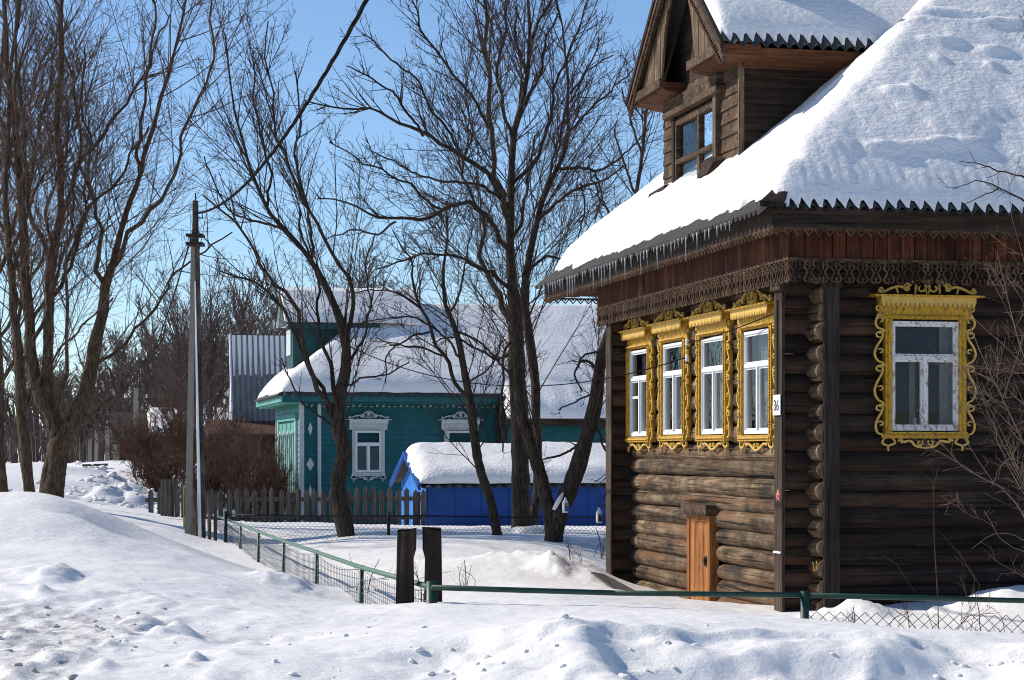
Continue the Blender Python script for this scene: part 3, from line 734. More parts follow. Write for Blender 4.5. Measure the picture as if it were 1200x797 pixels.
# ---- roof snow as a thick height field
def smin(a, b, k):
    h = np.clip(.5 + .5 * (b - a) / k, 0, 1); return b * (1 - h) + a * h - k * h * (1 - h)
def roof_snow(parent, name, label, s0, s1, t0, t1, zE, tan, ridge, T, mat, edgeS, edgeT, tongues=True, ds=.035, lumps=(), seed=1, hip=True, wS=.30, wT=.75):
    ss = np.concatenate([[0, .002, .01, .02, .035], np.arange(.05, min(3.2, s1 - s0 - .1), ds), np.arange(min(3.2, s1 - s0 - .1), s1 - s0, ds * 2.2), [s1 - s0]])
    tt = np.concatenate([[0, .002, .01, .02, .035], np.arange(.05, min(2.6, t1 - t0 - .2), ds), np.arange(min(2.6, t1 - t0 - .2), t1 - t0 - .05, ds * 1.6), [t1 - t0 - .02, t1 - t0]])
    S_, T_ = np.meshgrid(ss, tt)
    eS = edgeS + .07 * fbm(T_ * 1.1 + seed, T_ * 0 + 3, 3, seed) + .06 * fbm(T_ * 6 + seed, T_ * 0 + 7, 3, seed + 4)
    cor = np.cos(2 * np.pi * S_ / PIT)
    eT = edgeT + (.038 * cor if tongues else 0) + .02 * fbm(S_ * 3 + seed, S_ * 0 + 5, 2, seed + 9)
    fs_ = np.exp(-S_ / .35); ft_ = np.exp(-T_ / .18)
    s = S_ + eS * fs_; t = T_ + eT * ft_
    if hip: pl = smin(s, t, .16)
    else: pl = t
    pl = smin(pl, (t1 - t0) - t, .25)
    roof = np.minimum(np.minimum(s, t) if hip else t, (t1 - t0) - t) * tan
    th = T * (1 + .22 * fbm(s * .9 + seed, t * .9, 3, seed + 20) + .05 * fbm(s * 5, t * 5, 3, seed + 30))
    for (cs, ct, rs, rt, h) in lumps:
        u_ = (s - cs) / rs + .5 * fbm(s * 6, t * 6, 3, 61); v_ = (t - ct) / rt + .5 * fbm(s * 6, t * 6, 3, 62)
        th = th + h * np.exp(-np.clip(u_ * u_ + v_ * v_, 0, 60) ** 1.6 * .7)
    th = th + .010 * fbm(s * 9, t * 14, 3, seed + 50) + .02 * np.maximum(0, fbm(s * 3.5, t * 6, 3, seed + 55) - .3)
    dS = S_; dT = T_
    pr = lambda d, w_: np.sqrt(np.clip(1 - (1 - np.clip(d / w_, 0, 1)) ** 2, 0, 1))
    prof = pr(dS, wS) * (pr(dT, wT) ** 1.0) * pr((t1 - t0) - T_, .4)
    z = zE + np.maximum(pl, 0) * tan * 0 + (roof + (pl * tan - roof) * np.clip(prof, 0, 1)) + th * prof + .012
    if tongues: z = z + AMP * cor * (1 - np.clip(T_ / .16, 0, 1))
    nS, nT = len(ss), len(tt); ix = np.arange(nS * nT).reshape(nT, nS)
    q = np.stack([ix[:-1, :-1], ix[:-1, 1:], ix[1:, 1:], ix[1:, :-1]], -1).reshape(-1, 4)
    me = mesh_np(name, np.stack([s0 + s, t0 + t, z], -1), q, mat)
    o = link(name, me); o.matrix_world = parent.matrix_world if False else Matrix.Translation(parent.location) @ Matrix.Rotation(parent.rotation_euler.z, 4, 'Z')
    return tag(o, label, 'snow', kind='stuff')
lump_list = [(1.87, 1.20, .17, .09, .075), (1.30, .46, .14, .06, .065), (1.62, .46, .22, .045, .05), (1.95, .50, .20, .05, .07), (2.28, .50, .12, .08, .05), (3.25, 2.0, .15, .06, .07), (2.72, 2.10, .22, .05, .06), (2.55, 1.8, .08, .06, .04), (3.1, 1.75, .08, .05, .05), (2.1, 2.5, .6, .045, .05), (2.95, 2.65, .7, .05, .06), (3.6, 2.5, .4, .05, .06), (3.5, 1.2, .1, .1, .05), (2.2, 1.0, .5, .3, .03), (.30, .55, .16, .2, -.10), (.75, .5, .25, .2, .04), (2.9, .8, .4, .3, -.03), (4.2, 1.5, .3, .1, .05)]
roof_snow(house, 'roof_snow', 'thick white snow lying on the hipped roof of the log house', -OV, D + .4, -OV, tE1, ZE, TAN, RIDGE, .24, M['snow_roof'], .07, -.03, lumps=lump_list, seed=4)

# ---- dormer room (svetelka) rising through the street slope
T0, T1, S0, ZD = 2.5, 5.4, .18, 6.02
TP = (T0 + T1) / 2; RH = 1.52; SH = 1.80     # peak, half width of the roof, rise
w0, w1, wz0, wz1 = 3.32, 4.80, 4.70, 5.60
b = MB()
b.box(S0 + .03, 2.6, T0 + .03, T0 + .10, 4.2, 6.0); b.box(S0 + .03, 2.6, T1 - .10, T1 - .03, 4.2, 6.0)
b.box(S0 + .5, S0 + .55, T0 + .1, T1 - .1, 4.2, 7.3)
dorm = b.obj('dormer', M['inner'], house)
k = 0; z = 4.2
while z < 5.98:
    hgt = min(.155 + J(.012), 5.99 - z)
    segs = cut(T0, T1, [(w0 - .03, w1 + .03)]) if z + .05 > wz0 - .1 and z < wz1 + .08 else [(T0, T1)]
    for a0, a1 in segs:
        MB().hexa([(S0 - .022, a0, z + .003), (S0 + .03, a0, z + .003), (S0 + .03, a1, z + .003), (S0 - .022, a1, z + .003), (S0 - .004, a0, z + hgt), (S0 + .03, a0, z + hgt), (S0 + .03, a1, z + hgt), (S0 - .004, a1, z + hgt)]).obj('plank', M['plank_y'] if 'plank_y' in M else M['plank'], dorm)
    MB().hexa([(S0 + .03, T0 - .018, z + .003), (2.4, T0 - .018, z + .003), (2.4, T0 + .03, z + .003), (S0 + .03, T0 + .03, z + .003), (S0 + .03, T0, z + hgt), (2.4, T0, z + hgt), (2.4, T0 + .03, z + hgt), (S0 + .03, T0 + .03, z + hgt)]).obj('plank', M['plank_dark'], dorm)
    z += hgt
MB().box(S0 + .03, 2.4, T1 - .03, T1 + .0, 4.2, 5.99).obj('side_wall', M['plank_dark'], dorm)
MB().box(S0 - .04, S0 + .02, T0 - .035, T0 + .01, 4.2, 5.99).obj('corner_board', M['plank_z'], dorm)
# dormer window
b = MB(); fw = .06
b.box(S0 - .045, S0 + .04, w0 - .03, w0 + fw - .03, wz0 - .2, wz1); b.box(S0 - .045, S0 + .04, w1 - fw + .03, w1 + .03, wz0 - .2, wz1); b.box(S0 - .045, S0 + .04, w0 + .03, w1 - .03, wz1 - fw, wz1 + .02)
b.box(S0 - .035, S0 + .03, TP - .04, TP + .04, wz0 - .2, wz1 - fw); b.box(S0 - .05, S0 + .03, w0 + .03, w1 - .03, 5.08, 5.13)
dwf = b.obj('window_frame', M['plank'], dorm)
for (a0, a1) in ((w0 + .03, TP - .04), (TP + .04, w1 - .03)):
    for (c0, c1) in ((wz0 - .2, 5.08), (5.13, wz1 - fw)):
        MB().add([(S0, a0, c0), (S0, a1, c0), (S0, a1, c1), (S0, a0, c1)], [(0, 3, 2, 1)]).obj('pane', M['glass'], dorm)
MB().box(S0 - .075, S0 + .01, w0 - .14, w0 - .03, wz0 - .3, wz1 + .06).obj('window_casing', M['plank_z'], dorm)
MB().box(S0 - .060, S0 + .01, w1 + .03, w1 + .11, wz0 - .3, wz1 + .06).obj('window_casing', M['board_dark_z'], dorm)
MB().box(S0 - .12, S0 + .01, w0 - .28, w1 + .30, wz1 + .06, wz1 + .13).obj('window_hood', M['plank'], dorm)
MB().box(S0 - .09, S0 + .01, w0 - .20, w1 + .22, wz1 + .13, wz1 + .28).obj('window_hood', M['plank'], dorm)
# cornice returns either side of the open middle
for a0, a1 in ((T0 - .36, 3.42), (4.50, T1 + .36)):
    MB().hexa([(-.10, a0 + .02, 5.93), (S0 + .1, a0 + .02, 5.86), (S0 + .1, a1, 5.86), (-.10, a1, 5.93), (-.14, a0, 6.02), (S0 + .1, a0, 6.02), (S0 + .1, a1, 6.02), (-.14, a1, 6.02)]).obj('cornice_return', M['soffit'], dorm)
    MB().box(-.165, -.142, a0 - .02, a1, 5.95, 6.05).obj('cornice_board', M['plank'], dorm)
MB().hexa([(S0, T0 - .34, 5.90), (2.2, T0 - .34, 5.90), (2.2, T0, 5.82), (S0, T0, 5.82), (S0, T0 - .34, 5.99), (2.2, T0 - .34, 5.99), (2.2, T0, 5.99), (S0, T0, 5.99)]).obj('side_cornice', M['soffit'], dorm)
# pediment boards, cut to a pointed arch around the open recess
def zroof(t): return ZD + RH * (1 - abs(t - TP) / SH)
def zarch(t): u = abs(t - TP) / .62; return 6.02 if u > 1 else 6.05 + 1.05 * math.sqrt(max(0, 1 - u ** 1.7))
n = 26
for i in range(n):
    a0 = T0 - .30 + (T1 - T0 + .6) * i / n; a1 = a0 + (T1 - T0 + .6) / n - .006
    b0, b1 = max(6.045, zarch(a0)), max(6.045, zarch(a1)); c0, c1 = zroof(a0) - .02, zroof(a1) - .02
    if c0 - b0 < .02 and c1 - b1 < .02: continue
    c0, c1 = max(c0, b0 + .005), max(c1, b1 + .005); e = J(.004)
    MB().hexa([(-.105 + e, a0, b0), (-.075, a0, b0), (-.075, a1, b1), (-.105 + e, a1, b1), (-.105 + e, a0, c0), (-.075, a0, c0), (-.075, a1, c1), (-.105 + e, a1, c1)]).obj('pediment_board', M['plank_z'], dorm)
bg_ = MB(); bg_.prism([(T0 - .2, 6.0), (T1 + .2, 6.0), (TP, 7.4)], 0, .03); bg_.obj('recess_wall', M['plank_dark'], dorm, (S0 + .03, 0, 0), (0, 0, math.pi / 2))
# rope-carved barge boards on both rakes
for sg in (-1, 1):
    d = MB(); e = MB()
    for (w_, y0, y1, up) in ((.16, -.165, -.125, -.11), (.06, -.185, -.165, -.06)):
        p0 = (TP + sg * (SH + .03), ZD - .03 + up); p1 = (TP, ZD + RH + up)
        d.add([(y0, p0[0], p0[1] - w_ / 2), (y0, p1[0], p1[1] - w_ / 2), (y0, p1[0], p1[1] + w_ / 2), (y0, p0[0], p0[1] + w_ / 2), (y1, p0[0], p0[1] - w_ / 2), (y1, p1[0], p1[1] - w_ / 2), (y1, p1[0], p1[1] + w_ / 2), (y1, p0[0], p0[1] + w_ / 2)],
              [(0, 1, 2, 3), (7, 6, 5, 4), (0, 4, 5, 1), (1, 5, 6, 2), (2, 6, 7, 3), (3, 7, 4, 0)])
    d.obj('barge_board', M['plank'], dorm)
    n = 40
    for i in range(n):
        u = (i + .5) / n; t = TP + sg * SH * (1 - u); zz = ZD + RH * u - .22
        e.tube([(-.17, t + sg * .012, zz - .012), (-.178, t, zz), (-.17, t - sg * .012, zz + .03)], .018, 5)
    e.obj('rope_carving', M['plank'], dorm)['kind'] = 'stuff'
MB().add(*(lambda: ([(-.02, T1 + .34, 5.86), (-.02, T1 + .02, 5.86), (-.02, T1 + .02, 5.74), (-.02, T1 + .18, 5.80)], [(0, 1, 2, 3)]))()).obj('bracket', M['lace'], dorm)
# dormer roof sheets: corrugations run down the slope
TD = RH / SH
def dsheet(sg):
    n = int(3.4 / PIT * 8); vs = []; fs = []
    for i in range(n + 1):
        s = -.19 + 3.4 * i / n; dz = AMP * math.cos(2 * math.pi * s / PIT)
        for d_ in (0, .9, SH + .05): vs.append((s, TP + sg * d_, ZD + RH - d_ * TD + dz + .03))
    for i in range(n):
        for j in range(2): fs.append((i * 3 + j, i * 3 + j + 1, i * 3 + 4 + j, i * 3 + 3 + j))
    return MB().add(vs, fs)
for sg in (-1, 1): dsheet(sg).obj('roof_sheet', M['slate'], dorm, smooth=True)
for sg in (-1, 1):
    b = MB(); y0, y1 = -.20, -.16
    p0 = (TP + sg * (SH + .06), ZD - .02); p1 = (TP, ZD + RH + .03); w_ = .05
    b.hexa([(y0, p0[0], p0[1] - w_), (y1, p0[0], p0[1] - w_), (y1, p1[0], p1[1] - w_), (y0, p1[0], p1[1] - w_), (y0, p0[0], p0[1] + .03), (y1, p0[0], p0[1] + .03), (y1, p1[0], p1[1] + .03), (y0, p1[0], p1[1] + .03)]).obj('verge_board', M['plank_dark'], dorm)
# dormer roof snow
ss = np.arange(-.16, 3.3, .03); dd = np.concatenate([[0, .002, .01, .03], np.arange(.06, SH + .001, .04)])
for sg, lab in ((-1, 'snow on the near slope of the carved dormer roof'), (1, 'snow on the far slope of the carved dormer roof')):
    S_, D_ = np.meshgrid(ss, dd); cor = np.cos(2 * np.pi * S_ / PIT)
    e = .05 + .045 * cor + .02 * fbm(S_ * 3, S_ * 0, 2, 8)
    d_ = D_ + e * np.exp(-D_ / .2)
    d_ = np.minimum(d_, SH)
    prof = np.sqrt(np.clip(1 - (1 - np.clip(D_ / .5, 0, 1)) ** 2, 0, 1)) * np.sqrt(np.clip(1 - (1 - np.clip((S_ + .16) / .12, 0, 1)) ** 2, 0, 1))
    th = .16 * (1 + .25 * fbm(S_ * 1.2, D_ * 1.2, 3, 15)) * prof
    z = ZD + d_ * TD + .045 + th + AMP * cor * (1 - np.clip(D_ / .25, 0, 1))
    V = np.stack([S_, TP + sg * (SH - d_), z], -1)
    ny_, nx_ = S_.shape; ix = np.arange(nx_ * ny_).reshape(ny_, nx_)
    q = np.stack([ix[:-1, :-1], ix[:-1, 1:], ix[1:, 1:], ix[1:, :-1]], -1).reshape(-1, 4)
    if sg > 0: q = q[:, ::-1]
    o = link('dormer_snow', mesh_np('dormer_snow', V, q, M['snow_roof'])); o.matrix_world = Matrix.Translation(house.location) @ Matrix.Rotation(RZ, 4, 'Z')
    tag(o, lab, 'snow', kind='stuff')
# broken wood sticking out of the snow below the dormer window
MB().hexa([(S0 - .22, w0 - .28, 4.74), (S0 - .02, w0 - .36, 4.72), (S0 - .02, w0 - .02, 4.72), (S0 - .24, w0 + .05, 4.72), (S0 - .16, w0 - .30, 4.86), (S0 - .02, w0 - .34, 4.90), (S0 - .02, w0 - .02, 5.0), (S0 - .16, w0 + .02, 4.93)]).obj('broken_sill', M['plank_dark'], dorm)
MB().hexa([(S0 - .16, T1 - .42, 4.72), (S0 - .02, T1 - .42, 4.72), (S0 - .02, T1 + .22, 4.72), (S0 - .16, T1 + .22, 4.72), (S0 - .12, T1 - .40, 4.86), (S0 - .02, T1 - .40, 4.88), (S0 - .02, T1 + .2, 4.84), (S0 - .14, T1 + .2, 4.82)]).obj('broken_sill', M['plank_dark'], dorm)

# ---- small things on the house
def on_house(s, t, z): return house.location + US * s + UF * t + Vector((0, 0, z))
plate = MB().box(-.005, .005, -.10, .10, 0, .20).obj('house_number_plate', M['white_clean'], None, on_house(-.29, .085, 1.97), (0, 0, RZ))
tag(plate, 'white house number plate on the corner board of the log house', 'sign')
cu = bpy.data.curves.new('digits', 'FONT'); cu.body = '36'; cu.size = .15; cu.align_x = 'CENTER'; cu.extrude = .001
to = bpy.data.objects.new('digits_tmp', cu); COL.objects.link(to); dg = bpy.context.evaluated_depsgraph_get()
me = bpy.data.meshes.new_from_object(to.evaluated_get(dg)); bpy.data.objects.remove(to); me.materials.clear(); me.materials.append(M['ink'])
link('digits', me, plate, (-.007, 0, .045), (math.pi / 2, 0, -math.pi / 2))
st = MB(); pts = [((.075 if i % 2 == 0 else .032) * math.sin(i * math.pi / 5), (.075 if i % 2 == 0 else .032) * math.cos(i * math.pi / 5)) for i in range(10)]
for i in range(10): st.add([(pts[i][0], 0, pts[i][1]), (pts[(i + 1) % 10][0], 0, pts[(i + 1) % 10][1]), (0, -.02, 0)], [(0, 1, 2)])
st = st.obj('star_plaque', M['red_star'], None, on_house(-.277, .085, 1.18), (0, 0, RZ - math.pi / 2)); tag(st, 'small faded red five-pointed star nailed to the corner board', 'plaque')
def insulator(loc):
    o = MB().tube([(0, 0, 0), (-.02, 0, .0), (-.05, 0, 0), (-.05, 0, .05)], .008, 5).obj('insulator_hook', M['iron'], house, loc)
    b = MB(); prof = [(.0, .0), (.022, .0), (.03, .02), (.02, .04), (.026, .055), (.02, .075), (.0, .08)]
    vs = []; fs = []; S = 10
    for r, z in prof:
        for k in range(S): vs.append((-.05 + r * math.cos(6.2832 * k / S), r * math.sin(6.2832 * k / S), .03 + z))
    for i in range(len(prof) - 1):
        for k in range(S): fs.append((i * S + k, i * S + (k + 1) % S, (i + 1) * S + (k + 1) % S, (i + 1) * S + k))
    b.add(vs, fs).obj('insulator', M['porcelain'], o, smooth=True)
for t, z in ((3.58, 2.62), (3.58, 2.80), (.40, 2.95)): insulator((-.05, t, z))
MB().tube([(-.285, .09, 3.1), (-.285, .09, 2.1)], .008, 5).obj('conduit', M['iron'], house)
MB().box(-.288, -.276, .0, .2, .62, .64).obj('metal_strap', M['porcelain'], house)
MB().tube([(-.05, -.262, .55), (-.04, -.275, .46), (-.02, -.275, .46), (-.01, -.262, .56)], .006, 5).obj('wire_hook', M['yellow'], house)

# ------------------------------------------------------------------ teal house, its annex and the blue shed
def hip_building(o, s0, s1, t0, t1, zE, tan, T, label, seed, hip=True, pitch=.2):
    """roof sheets at the two visible eaves plus the snow"""
    rid = (t1 - t0) / 2
    n = int((s1 - s0) / pitch * 6); vs = []; fs = []
    for i in range(n + 1):
        s = s0 + (s1 - s0) * i / n; dz = .022 * math.cos(2 * math.pi * s / pitch)
        run = min(s - s0 + .02, rid) if hip else rid
        vs += [(s, t0 - .06, zE - .05 + dz), (s, t0 + run, zE + run * tan + dz)]
    for i in range(n): fs.append((2 * i, 2 * i + 2, 2 * i + 3, 2 * i + 1))
    MB().add(vs, fs).obj('roof_sheet', M['slate'], o, smooth=True)
    if hip:
        n = int((t1 - t0) / pitch * 6); vs = []; fs = []
        for i in range(n + 1):
            t = t0 + (t1 - t0) * i / n; dz = .022 * math.cos(2 * math.pi * t / pitch); run = min(t - t0, t1 - t, rid) + .01
            vs += [(s0 - .06, t, zE - .05 + dz), (s0 + run, t, zE + run * tan + dz)]
        for i in range(n): fs.append((2 * i, 2 * i + 1, 2 * i + 3, 2 * i + 2))
        MB().add(vs, fs).obj('roof_sheet', M['slate'], o, smooth=True)
    MB().add([(s0, t1, zE), (s1, t1, zE), (s1, t0 + rid, zE + rid * tan), (s0 + (rid if hip else 0), t0 + rid, zE + rid * tan)], [(0, 1, 2, 3)]).obj('roof_sheet', M['slate'], o)
    roof_snow(o, 'roof_snow', label, s0, s1, t0, t1, zE, tan, rid, T, M['snow_roof'], .05, .04, tongues=False, ds=.07, seed=seed, hip=hip, wS=.35, wT=.35)

tl = P(353, 0, 46); teal = empty('teal_house', (tl.x, 46, 0), RZ, 'teal plank house with white trimmed windows behind the picket fence', 'house')
def clapboard(a0, a1, z0, z1, row=.125):
    m = MB(); z = z0
    while z < z1 - .01:
        h = min(row, z1 - z); m.add([(a0, -.032, z), (a1, -.032, z), (a1, 0, z + h), (a0, 0, z + h)], [(0, 1, 2, 3)])
        m.add([(a0, 0, z), (a1, 0, z), (a1, -.032, z), (a0, -.032, z)], [(0, 1, 2, 3)]); z += h
    return m
LT, DT = 4.45, 4.9
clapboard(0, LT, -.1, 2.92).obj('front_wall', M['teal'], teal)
clapboard(-DT, 0, -.1, 2.92).obj('side_wall', M['teal_sunlit'], teal, (0, 0, 0), (0, 0, -math.pi / 2))
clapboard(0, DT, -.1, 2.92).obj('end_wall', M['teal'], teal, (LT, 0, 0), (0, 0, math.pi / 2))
MB().box(.05, LT - .05, .3, .35, 0, 2.9).obj('inner_wall', M['inner'], teal)
MB().box(-.05, .06, -.05, .06, -.1, 2.75).obj('corner_board', M['teal_white'], teal)
MB().box(-.05, .06, DT - .06, DT + .05, -.1, 2.75).obj('corner_board', M['teal_white'], teal)
MB().tube([(.40, -.06, 2.72), (.40, -.06, .2)], .045, 8).obj('downpipe', M['teal_white'], teal)
for z0, z1, w_ in ((2.0, 2.3, .05), (1.2, 1.5, .09), (.6, .9, .04)):
    MB().prism([(.2, z0), (.2 + w_, (z0 + z1) / 2), (.2, z1), (.2 - w_, (z0 + z1) / 2)], -.04, -.02).obj('diamond_ornament', M['teal_white'], teal)
for sx in (1.51, 3.62):
    wv = build_window(teal, .30, .95, .62, M['white_clean'], M['teal_white'], sides=False); wv.location = (sx, -.05, 1.16)
# front and gable eaves
MB().box(-.46, LT + .3, -.38, -.34, 2.74, 2.90).obj('fascia_board', M['teal'], teal)
MB().box(-.50, -.46, -.38, DT + .4, 2.74, 2.90).obj('fascia_board', M['teal_sunlit'], teal)
MB().box(-.46, -.02, -.34, DT + .1, 2.70, 2.73).obj('soffit', M['teal_sunlit'], teal)
MB().box(-.02, LT + .3, -.34, -.02, 2.70, 2.73).obj('soffit', M['teal'], teal)
m = MB()
for i in range(34):
    x = .1 + i * .135
    if i % 4 in (0, 1): m.ribbon(spiral(x, 2.66, .035, .012, 0, 5.5, 8), .014, -.06, -.045)
    else: m.box(x - .02, x + .02, -.06, -.045, 2.64, 2.66)
e = m.obj('eave_lace', M['teal_white'], teal); e['kind'] = 'stuff'
# gable porch: pilasters, double door panels with arched heads
for t in (.55, 4.2): MB().box(-.08, .0, t - .09, t + .09, -.1, 2.35).obj('pilaster', M['teal_white'], teal)
MB().box(-.09, .0, .4, 4.35, 2.35, 2.50).obj('porch_lintel', M['teal_sunlit'], teal)
for i in range(4):
    t = .85 + i * .85
    dpn = MB().box(-.05, .0, t, t + .72, -.1, 2.30).obj('porch_panel', M['teal_sunlit'], teal)
    MB().ribbon([(t + .36 + .28 * math.cos(a), 1.75 + .35 * math.sin(a)) for a in np.linspace(0, math.pi, 12)], .06, 0, .03).obj('arch_trim', M['teal_white'], dpn, (-.055, 0, 0), (0, 0, math.pi / 2))
    MB().box(-.075, -.052, t + .08, t + .14, 0, 1.75).obj('panel_strip', M['teal_white'], dpn); MB().box(-.075, -.052, t + .58, t + .64, 0, 1.75).obj('panel_strip', M['teal_white'], dpn)
hip_building(teal, -.52, 9.0, -.4, 5.0, 2.92, .77, .24, 'deep snow on the hipped roof of the teal house', 31)
# its dormer
b = MB(); b.box(.0, 2.2, 1.62, 1.67, 3.6, 4.62); b.box(0, .05, 1.67, 3.0, 3.6, 4.62); b.box(0, 2.2, 3.0, 3.05, 3.6, 4.62)
td = b.obj('dormer', M['teal_dark'], teal)
MB().prism([(1.4, 4.6), (3.25, 4.6), (2.33, 5.28)], 0, .05)  .obj('gable_board', M['teal_dark'], td, (-.12, 0, 0), (0, 0, math.pi / 2))
MB().box(-.03, -.005, 1.9, 2.75, 3.9, 4.5).obj('window_frame', M['teal_white'], td)
for sg in (-1, 1):
    MB().add([(-.25, 2.33, 5.36), (2.6, 2.33, 5.36), (2.6, 2.33 + sg * .98, 4.60), (-.25, 2.33 + sg * .98, 4.60)], [(0, 1, 2, 3)]).obj('roof_sheet', M['slate'], td)
MB().box(-.15, 2.0, 1.36, 1.40, 4.48, 4.62).obj('fascia_board', M['teal_dark'], td)
m = MB(); m.prism([(1.36, 4.66), (1.42, 4.60), (2.33, 5.36), (3.24, 4.60), (3.3, 4.66), (3.2, 4.86), (2.6, 5.42), (2.33, 5.52), (2.05, 5.42), (1.45, 4.86)], -3.0, .22)
o = m.obj('dormer_snow', M['snow_roof'], None, teal.location + US * 0 + Vector((0, 0, 0)), (0, 0, RZ + math.pi / 2)); tag(o, 'snow on the small dormer of the teal house', 'snow', kind='stuff')
# low annex carrying the roof further down on the right
clapboard(4.6, 9.0, -.1, 2.30).obj('annex_wall', M['teal'], teal, (0, -.65, 0))
MB().box(4.45, 4.62, -.64, 0, -.1, 2.9).obj('annex_end', M['barn'], teal)
for i in range(5): MB().box(4.70 + .1 * i, 4.75 + .1 * i, -.72, -.69, 1.75, 2.35).obj('baluster', M['white_clean'], teal)
MB().box(4.66, 5.2, -.73, -.68, 2.33, 2.40).obj('rail', M['white_clean'], teal)
MB().box(4.5, 9.0, -1.05, -1.0, 2.22, 2.36).obj('annex_fascia', M['plank_dark'], teal)
MB().add([(4.5, -1.1, 2.36), (9, -1.1, 2.36), (9, -.3, 2.98), (4.5, -.3, 2.98)], [(0, 1, 2, 3)]).obj('roof_sheet', M['slate'], teal)
ssn = np.arange(4.5, 9.01, .08); dn = np.concatenate([[0, .005, .02, .05, .1, .16, .25], np.arange(.35, 1.6, .15)])
S_, D_ = np.meshgrid(ssn, dn); th = .22 * np.sqrt(np.clip(1 - (1 - np.clip(D_ / .3, 0, 1)) ** 2, 0, 1)) * (1 + .2 * fbm(S_ * 1.3, D_, 3, 77)) * np.sqrt(np.clip(1 - (1 - np.clip((S_ - 4.5) / .2, 0, 1)) ** 2, 0, 1))
ix = np.arange(S_.size).reshape(S_.shape); q = np.stack([ix[:-1, :-1], ix[:-1, 1:], ix[1:, 1:], ix[1:, :-1]], -1).reshape(-1, 4)
o = link('annex_snow', mesh_np('annex_snow', np.stack([S_, -1.08 + D_ + .05 * fbm(S_ * 2, S_ * 0, 3, 5), 2.37 + D_ * .77 + th + .01], -1), q, M['snow_roof']), None, teal.location, (0, 0, RZ)); tag(o, 'snow over the low annex roof right of the teal house', 'snow', kind='stuff')

bs = P(500, 0, 40); shed = empty('blue_shed', (bs.x, 40, 0), RZ, 'low bright blue shed with thick snow on its roof', 'shed')
MB().box(0, 6.5, 0, .04, -.1, 1.0).obj('front_wall', M['blue'], shed)
for i in range(12): MB().box(.02 + i * .54, .54 + i * .54, -.012, -.001, -.1, .95).obj('wall_board', M['blue'], shed)
gw = MB().prism([(-2.9, -.1), (0, -.1), (0, .96), (-1.45, 1.50), (-2.9, .96)], 0, .04).obj('gable_wall', M['blue_light'], shed, (0, 0, 0), (0, 0, -math.pi / 2))
for i in range(10): MB().box(-.014, -.001, .02 + i * .29, .29 + i * .29, -.1, .94 + .5 * (1 - abs(i * .29 + .15 - 1.45) / 1.6)).obj('gable_board', M['blue_light'], shed)
for sg in (-1, 1):
    MB().hexa([(-.22, 1.45, 1.52), (-.17, 1.45, 1.52), (-.17, 1.45 + sg * 1.75, .88), (-.22, 1.45 + sg * 1.75, .88), (-.22, 1.45, 1.64), (-.17, 1.45, 1.64), (-.17, 1.45 + sg * 1.75, 1.0), (-.22, 1.45 + sg * 1.75, 1.0)]).obj('barge_board', M['blue'], shed)
hip_building(shed, -.2, 6.6, -.25, 3.15, .98, .37, .22, 'thick snow pillow on the low blue shed', 41, hip=False)

# ------------------------------------------------------------------ more houses up the street
g0 = P(279, 0, 56); grey = empty('grey_house', (g0.x, 56, 0), RZ, 'grey house with a steep corrugated roof rising behind the brown bushes', 'house')
MB().prism([(-3.0, .2), (0, .2), (0, 2.5), (-.7, 4.8), (-2.3, 4.8), (-3.0, 2.5)], 0, .06).obj('gable_wall', M['grey_paint'], grey, (0, 0, 0), (0, 0, -math.pi / 2))
MB().box(0, 3.6, .0, .08, .2, 2.6).obj('front_wall', M['brick'], grey)
n = int(3.8 / .15 * 8); vs = []; fs = []
for i in range(n + 1):
    s = -.15 + 3.8 * i / n; dz = .035 * math.cos(2 * math.pi * s / .15)
    vs += [(s, -.12 - dz, 2.45), (s, .28 - dz, 3.72), (s, .63 - dz, 4.86)]
for i in range(n):
    for j in range(2): fs.append((3 * i + j, 3 * i + 3 + j, 3 * i + 4 + j, 3 * i + 1 + j))
MB().add(vs, fs).obj('corrugated_roof', M['grey_roof'], grey, smooth=True)
MB().box(-.15, 3.65, .6, 2.4, 4.80, 4.88).obj('roof_top', M['slate'], grey)
MB().hexa([(-.19, -.16, 2.4), (-.15, -.16, 2.4), (-.15, .02, 2.4), (-.19, .02, 2.4), (-.19, .6, 4.9), (-.15, .6, 4.9), (-.15, .78, 4.9), (-.19, .78, 4.9)]).obj('barge_board', M['white_clean'], grey)
m = MB()
for i in range(25):
    s = -.075 + i * .15
    m.hexa([(s - .045, .30, 3.75 + J(.05)), (s + .045, .30, 3.75 + J(.05)), (s + .045, .35, 3.78), (s - .045, .35, 3.78), (s - .05, .60, 4.86), (s + .05, .60, 4.86), (s + .05, .66, 4.88), (s - .05, .66, 4.88)])
tag(m.obj('roof_snow', M['snow_roof'], None, grey.location, (0, 0, RZ)), 'snow caught in the upper grooves of the grey corrugated roof', 'snow', kind='stuff')
po = MB().hexa([(-.9, -1.2, 2.05), (1.0, -1.2, 2.05), (1.0, 0, 2.45), (-.9, 0, 2.45), (-.9, -1.2, 2.12), (1.0, -1.2, 2.12), (1.0, 0, 2.52), (-.9, 0, 2.52)]).obj('porch_roof', M['rust'], grey)
for x in (-.8, .9): MB().box(x - .06, x + .06, -1.1, -.98, .1, 2.05).obj('post', M['barn'], po)
b0 = P(140, 0, 82); barn = empty('dark_barn', (b0.x, 82, 0), RZ, 'low dark wooden barn far up the street', 'barn')
MB().box(0, 4.5, 0, 6, 0, 2.0).obj('walls', M['barn'], barn)
MB().hexa([(-.3, -.4, 1.95), (4.8, -.4, 1.95), (4.8, 3, 3.2), (-.3, 3, 3.2), (-.3, -.4, 2.03), (4.8, -.4, 2.03), (4.8, 3, 3.3), (-.3, 3, 3.3)]).obj('roof', M['barn'], barn)
